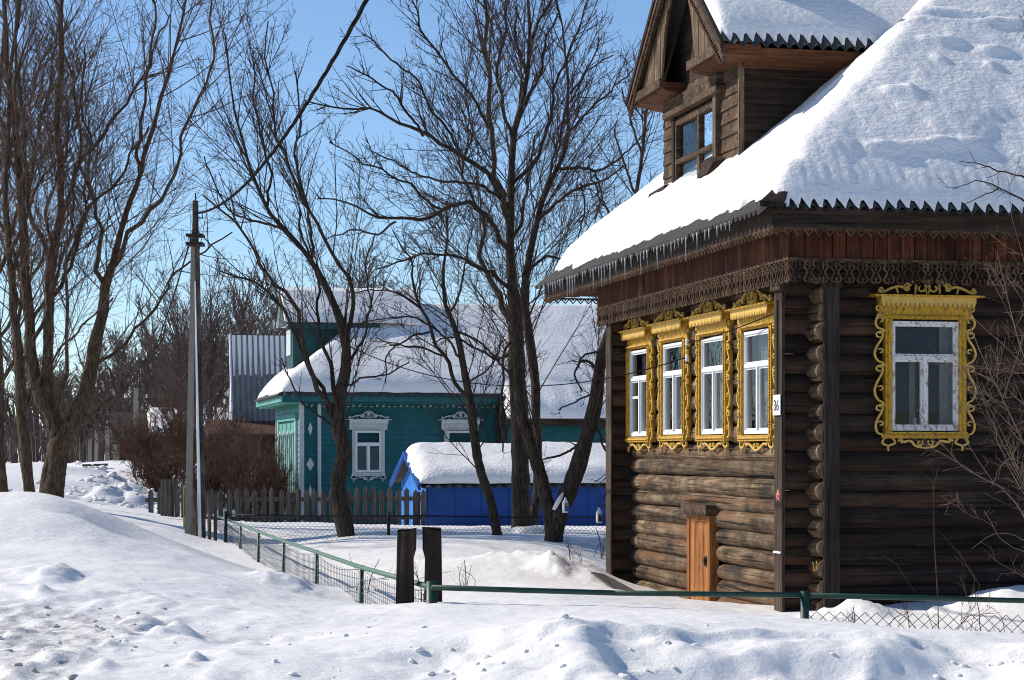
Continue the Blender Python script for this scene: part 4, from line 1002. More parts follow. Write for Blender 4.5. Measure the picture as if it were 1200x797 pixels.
rb = MB().hexa([(1.2, .3, 2.3), (4.6, .3, 2.3), (4.6, 2.9, 3.25), (1.2, 2.9, 3.25), (1.4, .5, 2.6), (4.5, .5, 2.6), (4.5, 2.9, 3.5), (1.4, 2.9, 3.5)]).obj('roof_snow', M['snow_roof'], None, barn.location, (0, 0, RZ)); tag(rb, 'snow patch on the dark barn roof up the street', 'snow', kind='stuff')

# ------------------------------------------------------------------ fences
def pipe(name, pts, r, mat, parent, sides=8): return MB().tube(pts, r, sides).obj(name, mat, parent, smooth=True)
gf = empty('pipe_fence', G(508, 700, 14.6), 0, 'green pipe fence with wire mesh running along the snowbank in front of the log house', 'fence')
def rel(v): return Vector(v) - gf.location
def fenceY(x): return 14.6 * 446 / (x - 62)
left = [P(x, y, fenceY(x)) for x, y in ((250, 603.5), (264, 608), (281.7, 615), (303, 623), (332.5, 634), (371, 647), (423.5, 665), (506, 688.5))]
right = [P(506, 688.5, 14.6)] + [P(x, y, 14.6 + (x - 506) * .00145) for x, y in ((720, 695), (943, 697.5), (1200, 704), (1420, 707))]
pipe('rail', [rel(p) for p in left], .021, M['green_light'], gf, 8)
for a, b in zip(right[:-1], right[1:]): pipe('rail', [rel(a), rel(b)], .020, M['green'], gf, 8)
for p in left[1:-1]: pipe('post', [rel(p) - Vector((0, 0, .9)), rel(p) + Vector((0, 0, .02))], .022, M['green'], gf)
pipe('corner_post', [rel(left[-1]) - Vector((0, 0, .9)), rel(left[-1]) + Vector((0, 0, .045))], .042, M['green'], gf, 10)
for p in (right[2], right[4]): pipe('post', [rel(p) - Vector((0, 0, .9)), rel(p) + Vector((0, 0, .03))], .032, M['green'], gf)
# welded mesh on the street run: sagging horizontal wires and uprights
m = MB()
tot = [0]
for a, b in zip(left[:-1], left[1:]): tot.append(tot[-1] + (b - a).length)
def along(d):
    for i in range(len(left) - 1):
        if d <= tot[i + 1]: return left[i].lerp(left[i + 1], (d - tot[i]) / (tot[i + 1] - tot[i]))
    return left[-1]
N = 90
for r_ in range(12):
    pts = []
    for i in range(N + 1):
        p = along(tot[-1] * i / N); fr = (tot[-1] * i / N)
        k = next(j for j in range(len(left) - 1) if fr <= tot[j + 1] + 1e-6); u = (fr - tot[k]) / (tot[k + 1] - tot[k])
        sag = .05 * math.sin(math.pi * u) * (1 - r_ / 22)
        pts.append(rel(p) - Vector((0, 0, .03 + r_ * .068 + sag + .012 * math.sin(r_ * 2.1 + i * .4))))
    m.tube(pts, .0042, 3, caps=False)
for i in range(int(tot[-1] / .11)):
    p = rel(along(i * .11)); m.tube([p - Vector((0, 0, .06)), p - Vector((0, 0, .85))], .0026, 3, caps=False)
m.obj('wire_mesh', M['mesh_wire'], gf)['kind'] = 'stuff'
def diamond(a, b, top, h, pit, r, sag=0):
    m = MB(); d = b - a; Lh = d.length; u = d / Lh; n = int(Lh / pit); rows = int(h / pit) + 1
    for i in range(-rows, n + 1):
        for sg in (1, -1):
            pts = []
            for j in range(rows + 1):
                x = (i + j / 1.0) * pit if sg > 0 else (i + rows - j) * pit
                if x < 0 or x > Lh: continue
                pts.append(a + u * x + Vector((0, 0, -top - j * pit * h / (rows * pit) - sag * math.sin(math.pi * x / Lh))))
            if len(pts) > 1: m.tube(pts, r, 3, caps=False)
    return m
m = diamond(rel(right[2]), rel(right[4]), .12, .42, .095, .0032); m.obj('chain_link', M['mesh_wire'], gf)['kind'] = 'stuff'
# chain-link fence across the yard
cf0 = G(264, 640, 31.2); yf = empty('yard_fence', cf0, 0, 'low chain-link fence on thin dark posts crossing the snowy yard', 'fence')
ya, yb = P(262, 603, 31.0) - cf0, P(720, 606, 31.0 + 1.3) - cf0
pipe('top_wire', [ya, ya.lerp(yb, .25) - Vector((0, 0, .015)), ya.lerp(yb, .5), ya.lerp(yb, .75) - Vector((0, 0, .015)), yb], .012, M['iron'], yf, 5)
for u in (0.005, .412, .84):
    p = ya.lerp(yb, u); pipe('post', [p - Vector((0, 0, .9)), p + Vector((0, 0, .05))], .025, M['iron'], yf)
diamond(ya, yb, .01, .5, .075, .0022).obj('chain_link', M['mesh_dark'], yf)['kind'] = 'stuff'
# picket fence
pe = P(499, 0, 39.6); pbase = Vector((pe.x, 39.6, 0)); pf = empty('picket_fence', pbase, RZ, 'weathered grey picket fence in front of the teal house', 'fence')
pk = [MB().prism([(-.048, -.05), (.048, -.05), (.048, .86 + d), (.0, .93 + d), (-.048, .86 + d)][::1], -.012, .012).mesh('picket', M['picket']) for d in (-.02, 0, .015, .03)]
for i in range(33):
    link('picket', random.choice(pk), pf, (-.05 - .162 * i, -.02, J(.012)), (0, J(.02), 0))
for z in (.36, .72): MB().box(-5.35, .02, .0, .05, z - .04, z + .04).obj('rail', M['picket'], pf)
for i in range(3): MB().box(-.2 - i * 2.4, -.1 - i * 2.4, .055, .15, -.1, .85).obj('fence_post', M['picket'], pf)
# board panel and stakes by the pole
bp = G(188, 614, 36); bf = empty('board_fence', bp, RZ * .3, 'short panel of upright grey boards behind the power pole', 'fence')
for i in range(5): MB().box(i * .062, i * .062 + .056, J(.008), .02 + J(.006), -.3, .66 + J(.03)).obj('board', M['picket'], bf)
MB().box(-.02, .55, .024, .06, .36, .42).obj('rail', M['picket'], bf)
for i in range(3): MB().box(.36 + i * .09, .41 + i * .09, .03, .05, -.4, .52 + J(.1)).obj('board', M['picket'], bf)
for i, (x, y, Y, h, lean, lb) in enumerate([(226, 632, 31.5, .75, .03, 'leaning yellowish stake between the two pole legs'), (246, 637, 31, .72, -.03, 'weathered stake just right of the snowy pole leg'), (252, 637, 31.3, .76, .02, 'outermost weathered stake at the end of the green fence'), (231, 633, 31.2, .62, -.06, 'short stake leaning on the snowy pole leg')]):
    o = MB().tube([(0, 0, -.3), (lean * .4, 0, h * .5), (lean, 0, h)], .033, 6, r1=.026).obj('wooden_stake', M['pole_wood'], None, G(x, y, Y)); tag(o, lb, 'stake', 'stakes at the foot of the pole')
# two old gate posts behind the fence corner
for tx, bx, ty, nt, lb in ((477, 473, 618, 1, 'old dark gate post leaning right, left of the pair'), (506, 509, 617, -1, 'old dark gate post leaning left, right of the pair')):
    Y = 15.1; top = P(tx, ty, Y); bot = P(bx, 706, Y); bot.z -= .6; base = Vector((bot.x, Y, bot.z))
    m = MB(); w_ = .068; d_ = .07; dx = (top.x - bot.x); H = top.z - bot.z
    def ring(z, w0, w1, sk=0): x = dx * z / H; return [(x - w0, -d_, z), (x + w1, -d_, z), (x + w1, d_, z), (x - w0, d_, z)]
    nL = .028 if nt < 0 else 0; nR = .028 if nt > 0 else 0
    lv = [(0, w_ * 1.05, w_), (H * .45, w_, w_ * .97), (H * .80, w_ - nL * .6, w_ - nR * .6), (H * .86, w_, w_), (H * .985, w_ * .98, w_)]
    vs = []; [vs.extend(ring(*a)) for a in lv]
    vs += [(dx - w_, -d_, H - (.03 if nt > 0 else 0)), (dx + w_, -d_, H - (0 if nt > 0 else .03)), (dx + w_, d_, H - .01), (dx - w_, d_, H - .02)]
    fs = [(3, 2, 1, 0)]
    for i in range(5): fs += [(i * 4 + k, i * 4 + (k + 1) % 4, i * 4 + 4 + (k + 1) % 4, i * 4 + 4 + k) for k in range(4)]
    fs.append((20, 21, 22, 23))
    o = m.add(vs, fs).obj('gate_post', M['post'], None, base); tag(o, lb, 'post', 'pair of old gate posts')

# ------------------------------------------------------------------ poles and cables
pb = G(218, 622, 32); pole = empty('power_pole', pb, 0, 'grey concrete power pole with a snow-streaked brace leg, beside the green fence', 'pole')
def rp_(x, y, Y): return P(x, y, Y) - pb
def tapered(p0, p1, w0, w1):
    p0, p1 = Vector(p0), Vector(p1)
    return MB().hexa([p0 + Vector((-w0, -w0, 0)), p0 + Vector((w0, -w0, 0)), p0 + Vector((w0, w0, 0)), p0 + Vector((-w0, w0, 0)), p1 + Vector((-w1, -w1, 0)), p1 + Vector((w1, -w1, 0)), p1 + Vector((w1, w1, 0)), p1 + Vector((-w1, w1, 0))])
b0_ = rp_(220, 622, 32); b0_.z -= .5
tapered(b0_, rp_(227, 276, 32), .052, .034).obj('pole_shaft', M['concrete'], pole)
b1_ = rp_(238, 635, 31.2); b1_.z -= .4
tapered(b1_, rp_(231, 286, 31.85), .046, .032).obj('brace_leg', M['pole_wood'], pole)
s0_ = rp_(236, 634, 31.2)
m = MB(); p1_ = rp_(230.8, 330, 31.77); m.hexa([s0_ + Vector((-.045, -.04, -.02)), s0_ + Vector((.01, -.052, -.02)), s0_ + Vector((.01, .04, -.02)), s0_ + Vector((-.045, .04, -.02)), p1_ + Vector((-.035, -.03, 0)), p1_ + Vector((-.015, -.042, 0)), p1_ + Vector((-.015, .03, 0)), p1_ + Vector((-.035, .03, 0))])
m.obj('snow_streak', M['snow_roof'], pole)
tp = rp_(228.5, 290, 32.0); MB().tube([tp + Vector((.02, -.08, 0)), rp_(228.5, 236, 32) + Vector((.02, -.08, 0))], .052, 10, r1=.045).obj('timber_top', M['pole_wood'], pole, smooth=True)
MB().box(tp.x - .12, tp.x + .14, -.17, .12, tp.z + .02, tp.z + .07).obj('clamp_band', M['iron'], pole)
MB().box(tp.x - .12, tp.x + .14, -.17, .12, tp.z + .16, tp.z + .20).obj('clamp_band', M['iron'], pole)
MB().tube([tp + Vector((.02, -.08, .7)), tp + Vector((.02, -.08, .84))], .012, 6).obj('top_spike', M['iron'], pole)
MB().tube([tp + Vector((.06, -.1, .45)), tp + Vector((.13, -.1, .45)), tp + Vector((.13, -.1, .55))], .014, 6).obj('insulator_hook', M['iron'], pole)
MB().box(b0_.x - .066, b0_.x - .055, -.04, .05, b0_.z + .55, b0_.z + 1.2).obj('yellow_stripe', M['yellow_mark'], pole)
# twisted supply cable coming over the camera
def cable(pts, r, name, label, sides=6, twist=0):
    p0 = pts[0]; m = MB()
    if twist:
        for ph in (0, 2.1, 4.2):
            q = []
            for i, p in enumerate(pts):
                a = i * twist + ph; q.append(p - p0 + Vector((math.cos(a) * r * .7, 0, math.sin(a) * r * .7)))
            m.tube(q, r * .62, 5)
    else: m.tube([p - p0 for p in pts], r, sides)
    o = m.obj(name, M['wire'], None, p0, smooth=True); return tag(o, label, 'cable')
cp = []
for i in range(150):
    Y = 31.9 - 35 * i / 149; X = -4.95 + .2431 * (31.9 - Y); cp.append(Vector((X, Y, 4.85 + .0069 * (Y - 23.5) ** 2)))
cable(cp, .016, 'supply_cable', 'thick black twisted cable sloping up from the pole top across the sky', twist=.9)
hp = on_house(-.10, 3.58, 2.70); pp = P(229, 268, 31.9)
cable([pp.lerp(hp, i / 30) - Vector((0, 0, 1.15 * 4 * (i / 30) * (1 - i / 30))) for i in range(31)], .007, 'service_wire', 'thin sagging wire from the pole to the insulators between the yellow windows')
hp2 = on_house(-.10, .40, 3.03); 
cable([on_house(-.10, 3.58, 2.86).lerp(hp2, i / 10) - Vector((.06 * math.sin(math.pi * i / 10), 0, .05 * math.sin(math.pi * i / 10))) for i in range(11)], .006, 'service_wire', 'thin wire strung along the yellow cornices to the corner insulator')
far = [(159, 568, 455, 75, .11), (136, 558, 488, 98, .13), (125.5, 558, 492, 118, .13), (113, 555, 488, 140, .14), (105, 550, 500, 170, .15)]
labs = ['nearest of the far grey poles along the street', 'second far pole along the street', 'third far pole along the street', 'fourth far pole, with a lamp arm', 'farthest pole at the end of the street']
prevt = P(229, 262, 32)
for (x, yb_, yt, Y, w_), lb in zip(far, labs):
    g = P(x, yb_, Y); g.z = gz(g.x, g.y) - .2; t = P(x + .5, yt, Y)
    o = tapered((0, 0, 0), (t.x - g.x, 0, t.z - g.z), w_, w_ * .7).obj('street_pole', M['concrete'], None, g); tag(o, lb, 'pole', 'poles receding along the street')
    MB().box(-.5, .5, -.05, .05, t.z - g.z - .45, t.z - g.z - .36).obj('cross_arm', M['pole_wood'], o)
    for sx in (-.4, .4): MB().tube([(sx, 0, t.z - g.z - .36), (sx, 0, t.z - g.z - .22)], .03, 6).obj('insulator', M['porcelain'], o)
    cable([prevt.lerp(t, i / 14) - Vector((0, 0, .35 * 4 * (i / 14) * (1 - i / 14))) for i in range(15)], .014, 'street_wire', 'wire strung to the ' + lb.split(',')[0]); prevt = t
g = G(110, 562, 52); o = MB().hexa([(-.3, 0, 0), (.3, .1, .02), (.3, .3, .02), (-.3, .2, 0), (-.3, 0, .06), (.3, .1, .08), (.3, .3, .08), (-.3, .2, .06)]).obj('loose_plank', M['picket'], None, g + Vector((0, 0, .02))); tag(o, 'grey plank lying on the snow pile up the street', 'plank')
# grey sheets of glass or slate lying in the snow by the far house corner
q = P(712, 694, 23.5); o = MB().hexa([(-.02, -.5, -.10), (.20, -.5, -.08), (.10, .5, .05), (-.06, .5, .06), (-.02, -.5, -.08), (.20, -.5, -.06), (.10, .5, .07), (-.06, .5, .08)]).obj('slate_sheet', M['slate'], None, Vector((q.x, q.y, gz(q.x, q.y) + .05)), (0, .12, .25)); tag(o, 'grey sheet lying slanted in the snow at the far corner of the log house', 'sheet')
# bottle feeders hanging in the leaning tree
def feeder(x, y, Y, hgt, lb, inner):
    o = empty('bottle_feeder', P(x, y, Y), .2, lb, 'bird feeder', 'bottle bird feeders'); S = 12
    prof = [(.0, -.11), (.042, -.11), (.046, -.09), (.046, .03), (.036, .06), (.018, .085), (.016, .11), (.0, .112)]
    m = MB(); vs = []; fs = []
    for r, z in prof:
        for k in range(S): vs.append((r * math.cos(6.2832 * k / S), r * math.sin(6.2832 * k / S), z))
    for i in range(len(prof) - 1):
        for k in range(S):
            if 2 <= i <= 2 and k in (8, 9, 10): continue
            fs.append((i * S + k, i * S + (k + 1) % S, (i + 1) * S + (k + 1) % S, (i + 1) * S + k))
    m.add(vs, fs).obj('bottle', M['porcelain'], o, smooth=True)
    MB().tube([(0, 0, -.10), (0, 0, -.02)], .034, 10).obj('seed', inner, o, smooth=True)
    MB().tube([(-.01, 0, .11), (-.02, 0, .11 + hgt)], .003, 4).obj('string', M['wire'], o); MB().tube([(.01, 0, .11), (.02, 0, .11 + hgt)], .003, 4).obj('string', M['wire'], o)
feeder(662.5, 592, 29.6, .10, 'white bottle bird feeder hung against the leaning trunk', M['blue_light'])
feeder(702, 604, 29.4, .22, 'white bottle bird feeder hanging by the log house corner', M['soffit'])

# ------------------------------------------------------------------ bare trees and shrubs
def tubes(PTS, RAD, S, ref=None):
    """PTS (M,K,3), RAD (M,K) -> verts, quads"""
    Mn, K, _ = PTS.shape
    T = np.gradient(PTS, axis=1); T /= np.linalg.norm(T, axis=2, keepdims=True) + 1e-9
    if ref is None: ref = np.where(np.abs(T[..., 2:3]) < .85, np.array([0, 0, 1.]), np.array([1., 0, 0]))
    U = np.cross(T, np.broadcast_to(ref, T.shape)); U /= np.linalg.norm(U, axis=2, keepdims=True) + 1e-9; Vv = np.cross(U, T)
    a = np.arange(S) * 2 * np.pi / S
    R = PTS[:, :, None, :] + RAD[:, :, None, None] * (U[:, :, None, :] * np.cos(a)[:, None] + Vv[:, :, None, :] * np.sin(a)[:, None])
    ix = np.arange(Mn * K * S).reshape(Mn, K, S); nx_ = np.roll(ix, -1, axis=2)
    q = np.stack([ix[:, :-1], nx_[:, :-1], nx_[:, 1:], ix[:, 1:]], -1).reshape(-1, 4)
    return R.reshape(-1, 3), q
def resample(pts, rad, K, jit, rg):
    p = np.array(pts, float); n = len(p); seg = np.r_[0, np.cumsum(np.linalg.norm(np.diff(p, axis=0), axis=1))]; u = seg / seg[-1]
    t = np.linspace(0, 1, K)
    # Catmull-Rom through the traced points
    m = np.gradient(p, u, axis=0) if n > 2 else np.repeat((p[1:] - p[:1]), n, 0)
    j = np.clip(np.searchsorted(u, t, side='right') - 1, 0, n - 2); h = (u[j + 1] - u[j]); x = ((t - u[j]) / h)[:, None]; h = h[:, None]
    q = (2 * x**3 - 3 * x**2 + 1) * p[j] + (x**3 - 2 * x**2 + x) * h * m[j] + (-2 * x**3 + 3 * x**2) * p[j + 1] + (x**3 - x**2) * h * m[j + 1]
    w_ = rg.normal(0, 1, (K, 3)); w_ = (w_ + np.roll(w_, 1, 0) + np.roll(w_, -1, 0)) / 3; w_[0] = 0
    q = q + w_ * jit * seg[-1] / K
    return q, np.interp(t, u, rad)
def spawn(par, prad, n, rg, ang, lenf, up, rmax, rmin, K, ulo=.18, droop=0.0, lmin=.12, curl=.35, wob=.05):
    Mn, Kp, _ = par.shape
    plen = np.linalg.norm(np.diff(par, axis=1), axis=2).sum(1)
    wgt = plen * 1.0; pi = rg.choice(Mn, n, p=wgt / wgt.sum())
    u = ulo + (1 - ulo) * rg.random(n) ** .85; f = u * (Kp - 1); i0 = np.minimum(f.astype(int), Kp - 2); fr = (f - i0)[:, None]
    p0 = par[pi, i0] * (1 - fr) + par[pi, i0 + 1] * fr; tan = par[pi, i0 + 1] - par[pi, i0]; tan /= np.linalg.norm(tan, axis=1, keepdims=True) + 1e-9
    r0 = prad[pi, i0] * (1 - fr[:, 0]) + prad[pi, i0 + 1] * fr[:, 0]
    rnd = rg.normal(0, 1, (n, 3)); rnd -= (rnd * tan).sum(1, keepdims=True) * tan; rnd /= np.linalg.norm(rnd, axis=1, keepdims=True) + 1e-9
    a = np.radians(rg.normal(ang, 11, n))[:, None]
    d = tan * np.cos(a) + rnd * np.sin(a); d[:, 2] += up * .35; d /= np.linalg.norm(d, axis=1, keepdims=True)
    ln = np.clip(plen[pi] * lenf * (1.12 - .75 * u) * rg.uniform(.55, 1.3, n), lmin, 4.5)
    s = np.linspace(0, 1, K)[None, :, None]
    side = rg.normal(0, 1, (n, 3)) * curl * .3
    bend = np.array([0, 0, 1.0]) * (up * .45 - droop) + side
    pts = p0[:, None, :] + ln[:, None, None] * (d[:, None, :] * s + bend[:, None, :] * (s ** 2) * .5)
    wb = rg.normal(0, 1, (n, K, 3)) * wob * ln[:, None, None] / K; wb[:, 0] = 0; pts = pts + np.cumsum(wb, axis=1)
    rs = np.clip(np.minimum(r0 * .62, rmax), rmin, None)
    rad = rs[:, None] * (1 - .72 * np.linspace(0, 1, K)[None, :]); rad = np.maximum(rad, rmin * .75)
    return pts, rad
def tree(name, label, cat, base, limbs, nb, seed, mt=None, mtw=None, rtw=.0052, group=None, up=.55, ang=42, lenf=.42, dspread=.28, S0=9, trunk_n=1, K0=22, jit=.4, droop=0., ulo=.2, dens=.62):
    """limbs: list of [(x, y, width px), ...] traced polylines at distance Y (first trunk_n form the trunk)"""
    rg = np.random.default_rng(seed); Y = base[2]; root = P(base[0], base[1], Y); root.z = gz(root.x, root.y) - .05
    A = []; R = []
    for li, lm in enumerate(limbs):
        sl = rg.normal(0, dspread) if li >= trunk_n else rg.normal(0, .03)
        p = []; r = []
        y0 = lm[0][1]
        for j, (x, y, wd) in enumerate(lm):
            off = sl * abs(y0 - y) / F * Y if li >= trunk_n else sl * abs(y0 - y) / F * Y * .3
            v = P(x, y, Y); p.append((v.x - root.x, off, v.z - root.z)); r.append(wd / 2 / F * Y * (1 - .26 * float(smooth01(np.array(420. - y), 0., 160.)) if li < trunk_n else .74))
        if li < 1 or (lm[0][1] > base[1] - 12): p[0] = (p[0][0], p[0][1], -.25)
        q, rr = resample(p, r, K0, jit if li >= trunk_n else .12, rg)
        A.append(q); R.append(rr)
    A = np.array(A); R = np.array(R)
    # roughen the base flare
    o = empty(name, root, 0, label, cat, group)
    Kt = 60; tt_ = np.linspace(0, 1, Kt); At = np.stack([np.stack([np.interp(tt_, np.linspace(0, 1, K0), A[i, :, c]) for c in range(3)], -1) for i in range(trunk_n)])
    Rt = np.stack([np.interp(tt_, np.linspace(0, 1, K0), R[i]) for i in range(trunk_n)]) * (1 + .045 * rg.normal(0, 1, (trunk_n, Kt)).clip(-1.5, 1.5))
    v, q = tubes(At, Rt, 12, np.array([0., 1., 0.])); v = v + rg.normal(0, .035, v.shape) * np.repeat(Rt.reshape(-1), 12)[:, None]; link('trunk', mesh_np('trunk', v, q, mt), o)
    V = []; Qs = []; off = 0
    def put(p, r, S):
        nonlocal off
        v, q = tubes(p, r, S); V.append(v); Qs.append(q + off); off += len(v)
    if len(limbs) > trunk_n:
        v, q = tubes(A[trunk_n:], R[trunk_n:], 8, np.array([0., 1., 0.])); link('limb', mesh_np('limb', v, q, mt), o)['kind'] = 'stuff'
    n1, n2, n3 = nb
    L1, r1 = spawn(A, R, int(n1 * dens), rg, ang, lenf, up, rtw * 2.2, rtw * 1.2, 9, ulo=ulo, droop=droop, curl=.4)
    put(L1, r1, 5)
    L2, r2 = spawn(L1, r1, int(n2 * dens), rg, ang + 4, lenf * 1.0, up * .7, rtw * 1.5, rtw * .9, 6, ulo=.12, droop=droop, wob=.05)
    put(L2, r2, 3)
    L3, r3 = spawn(np.concatenate([L2]), r2, int(n3 * dens), rg, ang + 6, .5, up * .4, rtw * 1.0, rtw * .7, 4, ulo=.1, droop=droop, lmin=.09, wob=.07)
    put(L3, r3, 3)
    c = link('crown', mesh_np('crown', np.concatenate(V), np.concatenate(Qs), mtw), o)
    return o

LT_ = 34
tree('bare_tree', 'large bare tree forking low in three limbs, rightmost of the trees at the left edge', 'tree', (62, 590, LT_), [
    [(60, 592, 30), (64, 560, 25), (68, 530, 23), (72, 505, 26), (88, 488, 20), (100, 466, 18), (108, 430, 17), (116, 380, 15), (124, 330, 14), (136, 300, 10), (150, 250, 8.5), (164, 205, 8), (180, 150, 6.5), (198, 85, 5), (214, 22, 4), (222, -40, 3)],
    [(50, 590, 16), (56, 555, 13), (64, 525, 12), (70, 500, 14), (50, 472, 17), (39, 430, 15), (36, 385, 13), (29, 330, 15), (25, 250, 14), (19, 180, 11), (8, 70, 8), (2, -20, 6)],
    [(62, 500, 14), (56, 460, 13), (55, 400, 13), (58, 345, 14), (61, 310, 15), (71, 268, 11), (73, 200, 11), (68, 120, 9), (72, 60, 8), (77, -30, 6)],
    [(70, 498, 8), (74, 440, 6), (79, 380, 5.5), (86, 330, 5), (95, 280, 4.5), (112, 225, 4), (118, 150, 3.5), (113, 60, 3)],
    [(128, 320, 8), (160, 272, 7), (200, 225, 5.5), (228, 170, 4.5), (250, 120, 4), (258, 60, 3.2), (264, -5, 2.5)],
    [(164, 205, 6.5), (162, 160, 5), (170, 100, 4), (180, 40, 3.5), (181, -20, 3)],
    [(124, 335, 8), (118, 290, 7), (116, 220, 5), (106, 165, 4.5), (100, 90, 4), (90, 20, 3)],
    [(61, 310, 8), (45, 250, 7), (40, 180, 6), (50, 110, 5), (55, 30, 4)],
    [(72, 255, 7), (92, 200, 6), (120, 150, 5), (150, 110, 4), (175, 60, 3), (190, 10, 2.5)],
    [(108, 430, 6), (135, 400, 5), (165, 360, 4.2), (190, 300, 3.4), (220, 270, 3), (245, 255, 2.4)],
    [(85, 490, 6), (110, 480, 5), (140, 462, 4), (170, 430, 3), (200, 380, 2.5)],
    [(58, 350, 7), (80, 300, 6), (100, 240, 5), (135, 190, 4), (160, 130, 3)],
    [(30, 340, 7), (15, 290, 6), (-10, 230, 5)], [(36, 390, 6), (60, 340, 5), (85, 290, 4), (100, 200, 3)],
], (400, 3200, 8500), 101, M['bark_warm'], M['twig_left'], dens=.58, trunk_n=3, group='bare trees at the left edge', dspread=.35, lenf=.40)
tree('bare_tree', 'slender bare tree just left of the low-forking tree', 'tree', (32, 588, 32.5), [
    [(35, 590, 15), (28, 540, 13), (24, 480, 12), (23, 430, 11), (16, 370, 10), (8, 300, 9), (4, 200, 8), (12, 100, 6), (20, 0, 5), (22, -40, 4)],
    [(23, 430, 8), (40, 380, 7), (48, 310, 6), (45, 230, 5), (60, 140, 4), (75, 40, 3)], [(16, 370, 7), (30, 300, 6), (32, 220, 5), (20, 130, 4), (30, 40, 3)],
    [(24, 470, 5), (55, 430, 4), (90, 390, 3.4), (130, 350, 2.6)], [(8, 300, 6), (35, 240, 5), (70, 180, 4), (110, 120, 3)]],
    (150, 1300, 3600), 102, M['bark_warm'], M['twig_left'], dens=.58, group='bare trees at the left edge', dspread=.3)
tree('bare_tree', 'bare tree cut by the left picture edge', 'tree', (6, 588, 36), [
    [(8, 588, 12), (3, 540, 11), (0, 450, 10), (-6, 360, 10), (-12, 250, 9), (-6, 130, 7), (2, 20, 5), (5, -40, 4)],
    [(0, 450, 7), (15, 390, 6), (18, 310, 5), (12, 220, 4), (25, 120, 3)], [(-8, 330, 7), (12, 260, 6), (30, 180, 5), (40, 90, 4), (48, 0, 3)], [(-12, 250, 6), (10, 180, 5), (30, 110, 4), (60, 40, 3)], [(-4, 400, 6), (30, 350, 4.5), (65, 290, 4), (95, 250, 3)]],
    (150, 1300, 3600), 103, M['bark_warm'], M['twig_left'], dens=.58, group='bare trees at the left edge', dspread=.3)
tree('bare_tree', 'bare tree with crooked dark trunk in front of the teal house', 'tree', (406, 630, 32), [
    [(410, 632, 25), (401, 605, 20), (393, 570, 19), (396, 545, 18), (400, 525, 16), (391, 492, 17), (397, 460, 14), (409, 424, 12), (405, 393, 11), (386, 344, 9.5), (364, 310, 8), (335, 272, 7), (313, 244, 6), (297, 215, 5), (282, 170, 4), (270, 110, 3.2), (262, 40, 2.4)],
    [(406, 395, 8), (414, 360, 6.5), (411, 333, 6), (397, 300, 5.5), (376, 262, 5), (350, 225, 4.5), (335, 180, 4), (322, 120, 3.2), (318, 35, 2)],
    [(388, 490, 9), (372, 445, 8), (358, 400, 7), (349, 360, 6), (332, 335, 5), (310, 300, 4), (282, 265, 3.2), (255, 240, 2.4)],
    [(386, 486, 7), (366, 430, 6), (345, 385, 5), (318, 345, 4), (290, 330, 3), (262, 320, 2.4)],
    [(392, 480, 7), (388, 430, 6), (372, 380, 5), (365, 330, 4), (352, 280, 3.4), (342, 230, 3)],
    [(364, 310, 5.5), (362, 265, 4.5), (350, 200, 4), (352, 140, 3), (345, 80, 2.4)], [(335, 272, 5), (310, 262, 4), (280, 252, 3), (250, 215, 2.4), (235, 180, 2)],
    [(313, 244, 4.5), (316, 200, 4), (300, 140, 3), (296, 60, 2.2)], [(409, 424, 5), (425, 400, 4), (432, 360, 3), (428, 310, 2.4), (440, 270, 2)],
    [(397, 460, 4), (420, 445, 3.2), (450, 440, 2.6), (480, 425, 2)], [(390, 500, 4), (365, 480, 3), (345, 455, 2.6), (330, 420, 2)]],
    (210, 1500, 3200), 104, M['bark'], M['twig'], rtw=.005, dspread=.25, lenf=.34, up=.7, ang=36)
tree('bare_tree', 'thin bare tree with a curved forked stem in front of the blue shed', 'tree', (583, 628, 31), [
    [(585, 629, 12), (576, 598, 11), (565, 550, 10.5), (557, 520, 11), (552, 486, 10), (547, 455, 9), (541, 421, 7.5), (536, 389, 7), (527, 366, 6), (521, 345, 5), (521, 318, 4), (527, 275, 3.4), (524, 235, 2.4)],
    [(552, 486, 7), (537, 455, 6.5), (520, 417, 6), (504, 389, 5), (492, 361, 4.5), (484, 338, 4), (476, 305, 3), (462, 270, 2.2)],
    [(536, 389, 4), (560, 400, 3.5), (585, 425, 3), (600, 440, 2.2)], [(541, 421, 4), (520, 395, 3.2), (490, 375, 2.8), (455, 372, 2.2), (425, 380, 1.8)],
    [(527, 366, 4), (540, 340, 3.4), (545, 300, 2.6), (556, 262, 2)], [(504, 389, 3.6), (480, 395, 3), (455, 415, 2.4), (452, 450, 2)], [(520, 417, 3.6), (495, 408, 3), (470, 405, 2.4), (440, 395, 1.8)],
    [(492, 361, 3.6), (470, 345, 3), (440, 340, 2.2), (415, 345, 1.8)], [(545, 450, 3), (575, 430, 2.6), (590, 400, 2)]],
    (120, 800, 1700), 105, M['bark'], M['twig'], rtw=.005, dspread=.3, lenf=.36, droop=.12)
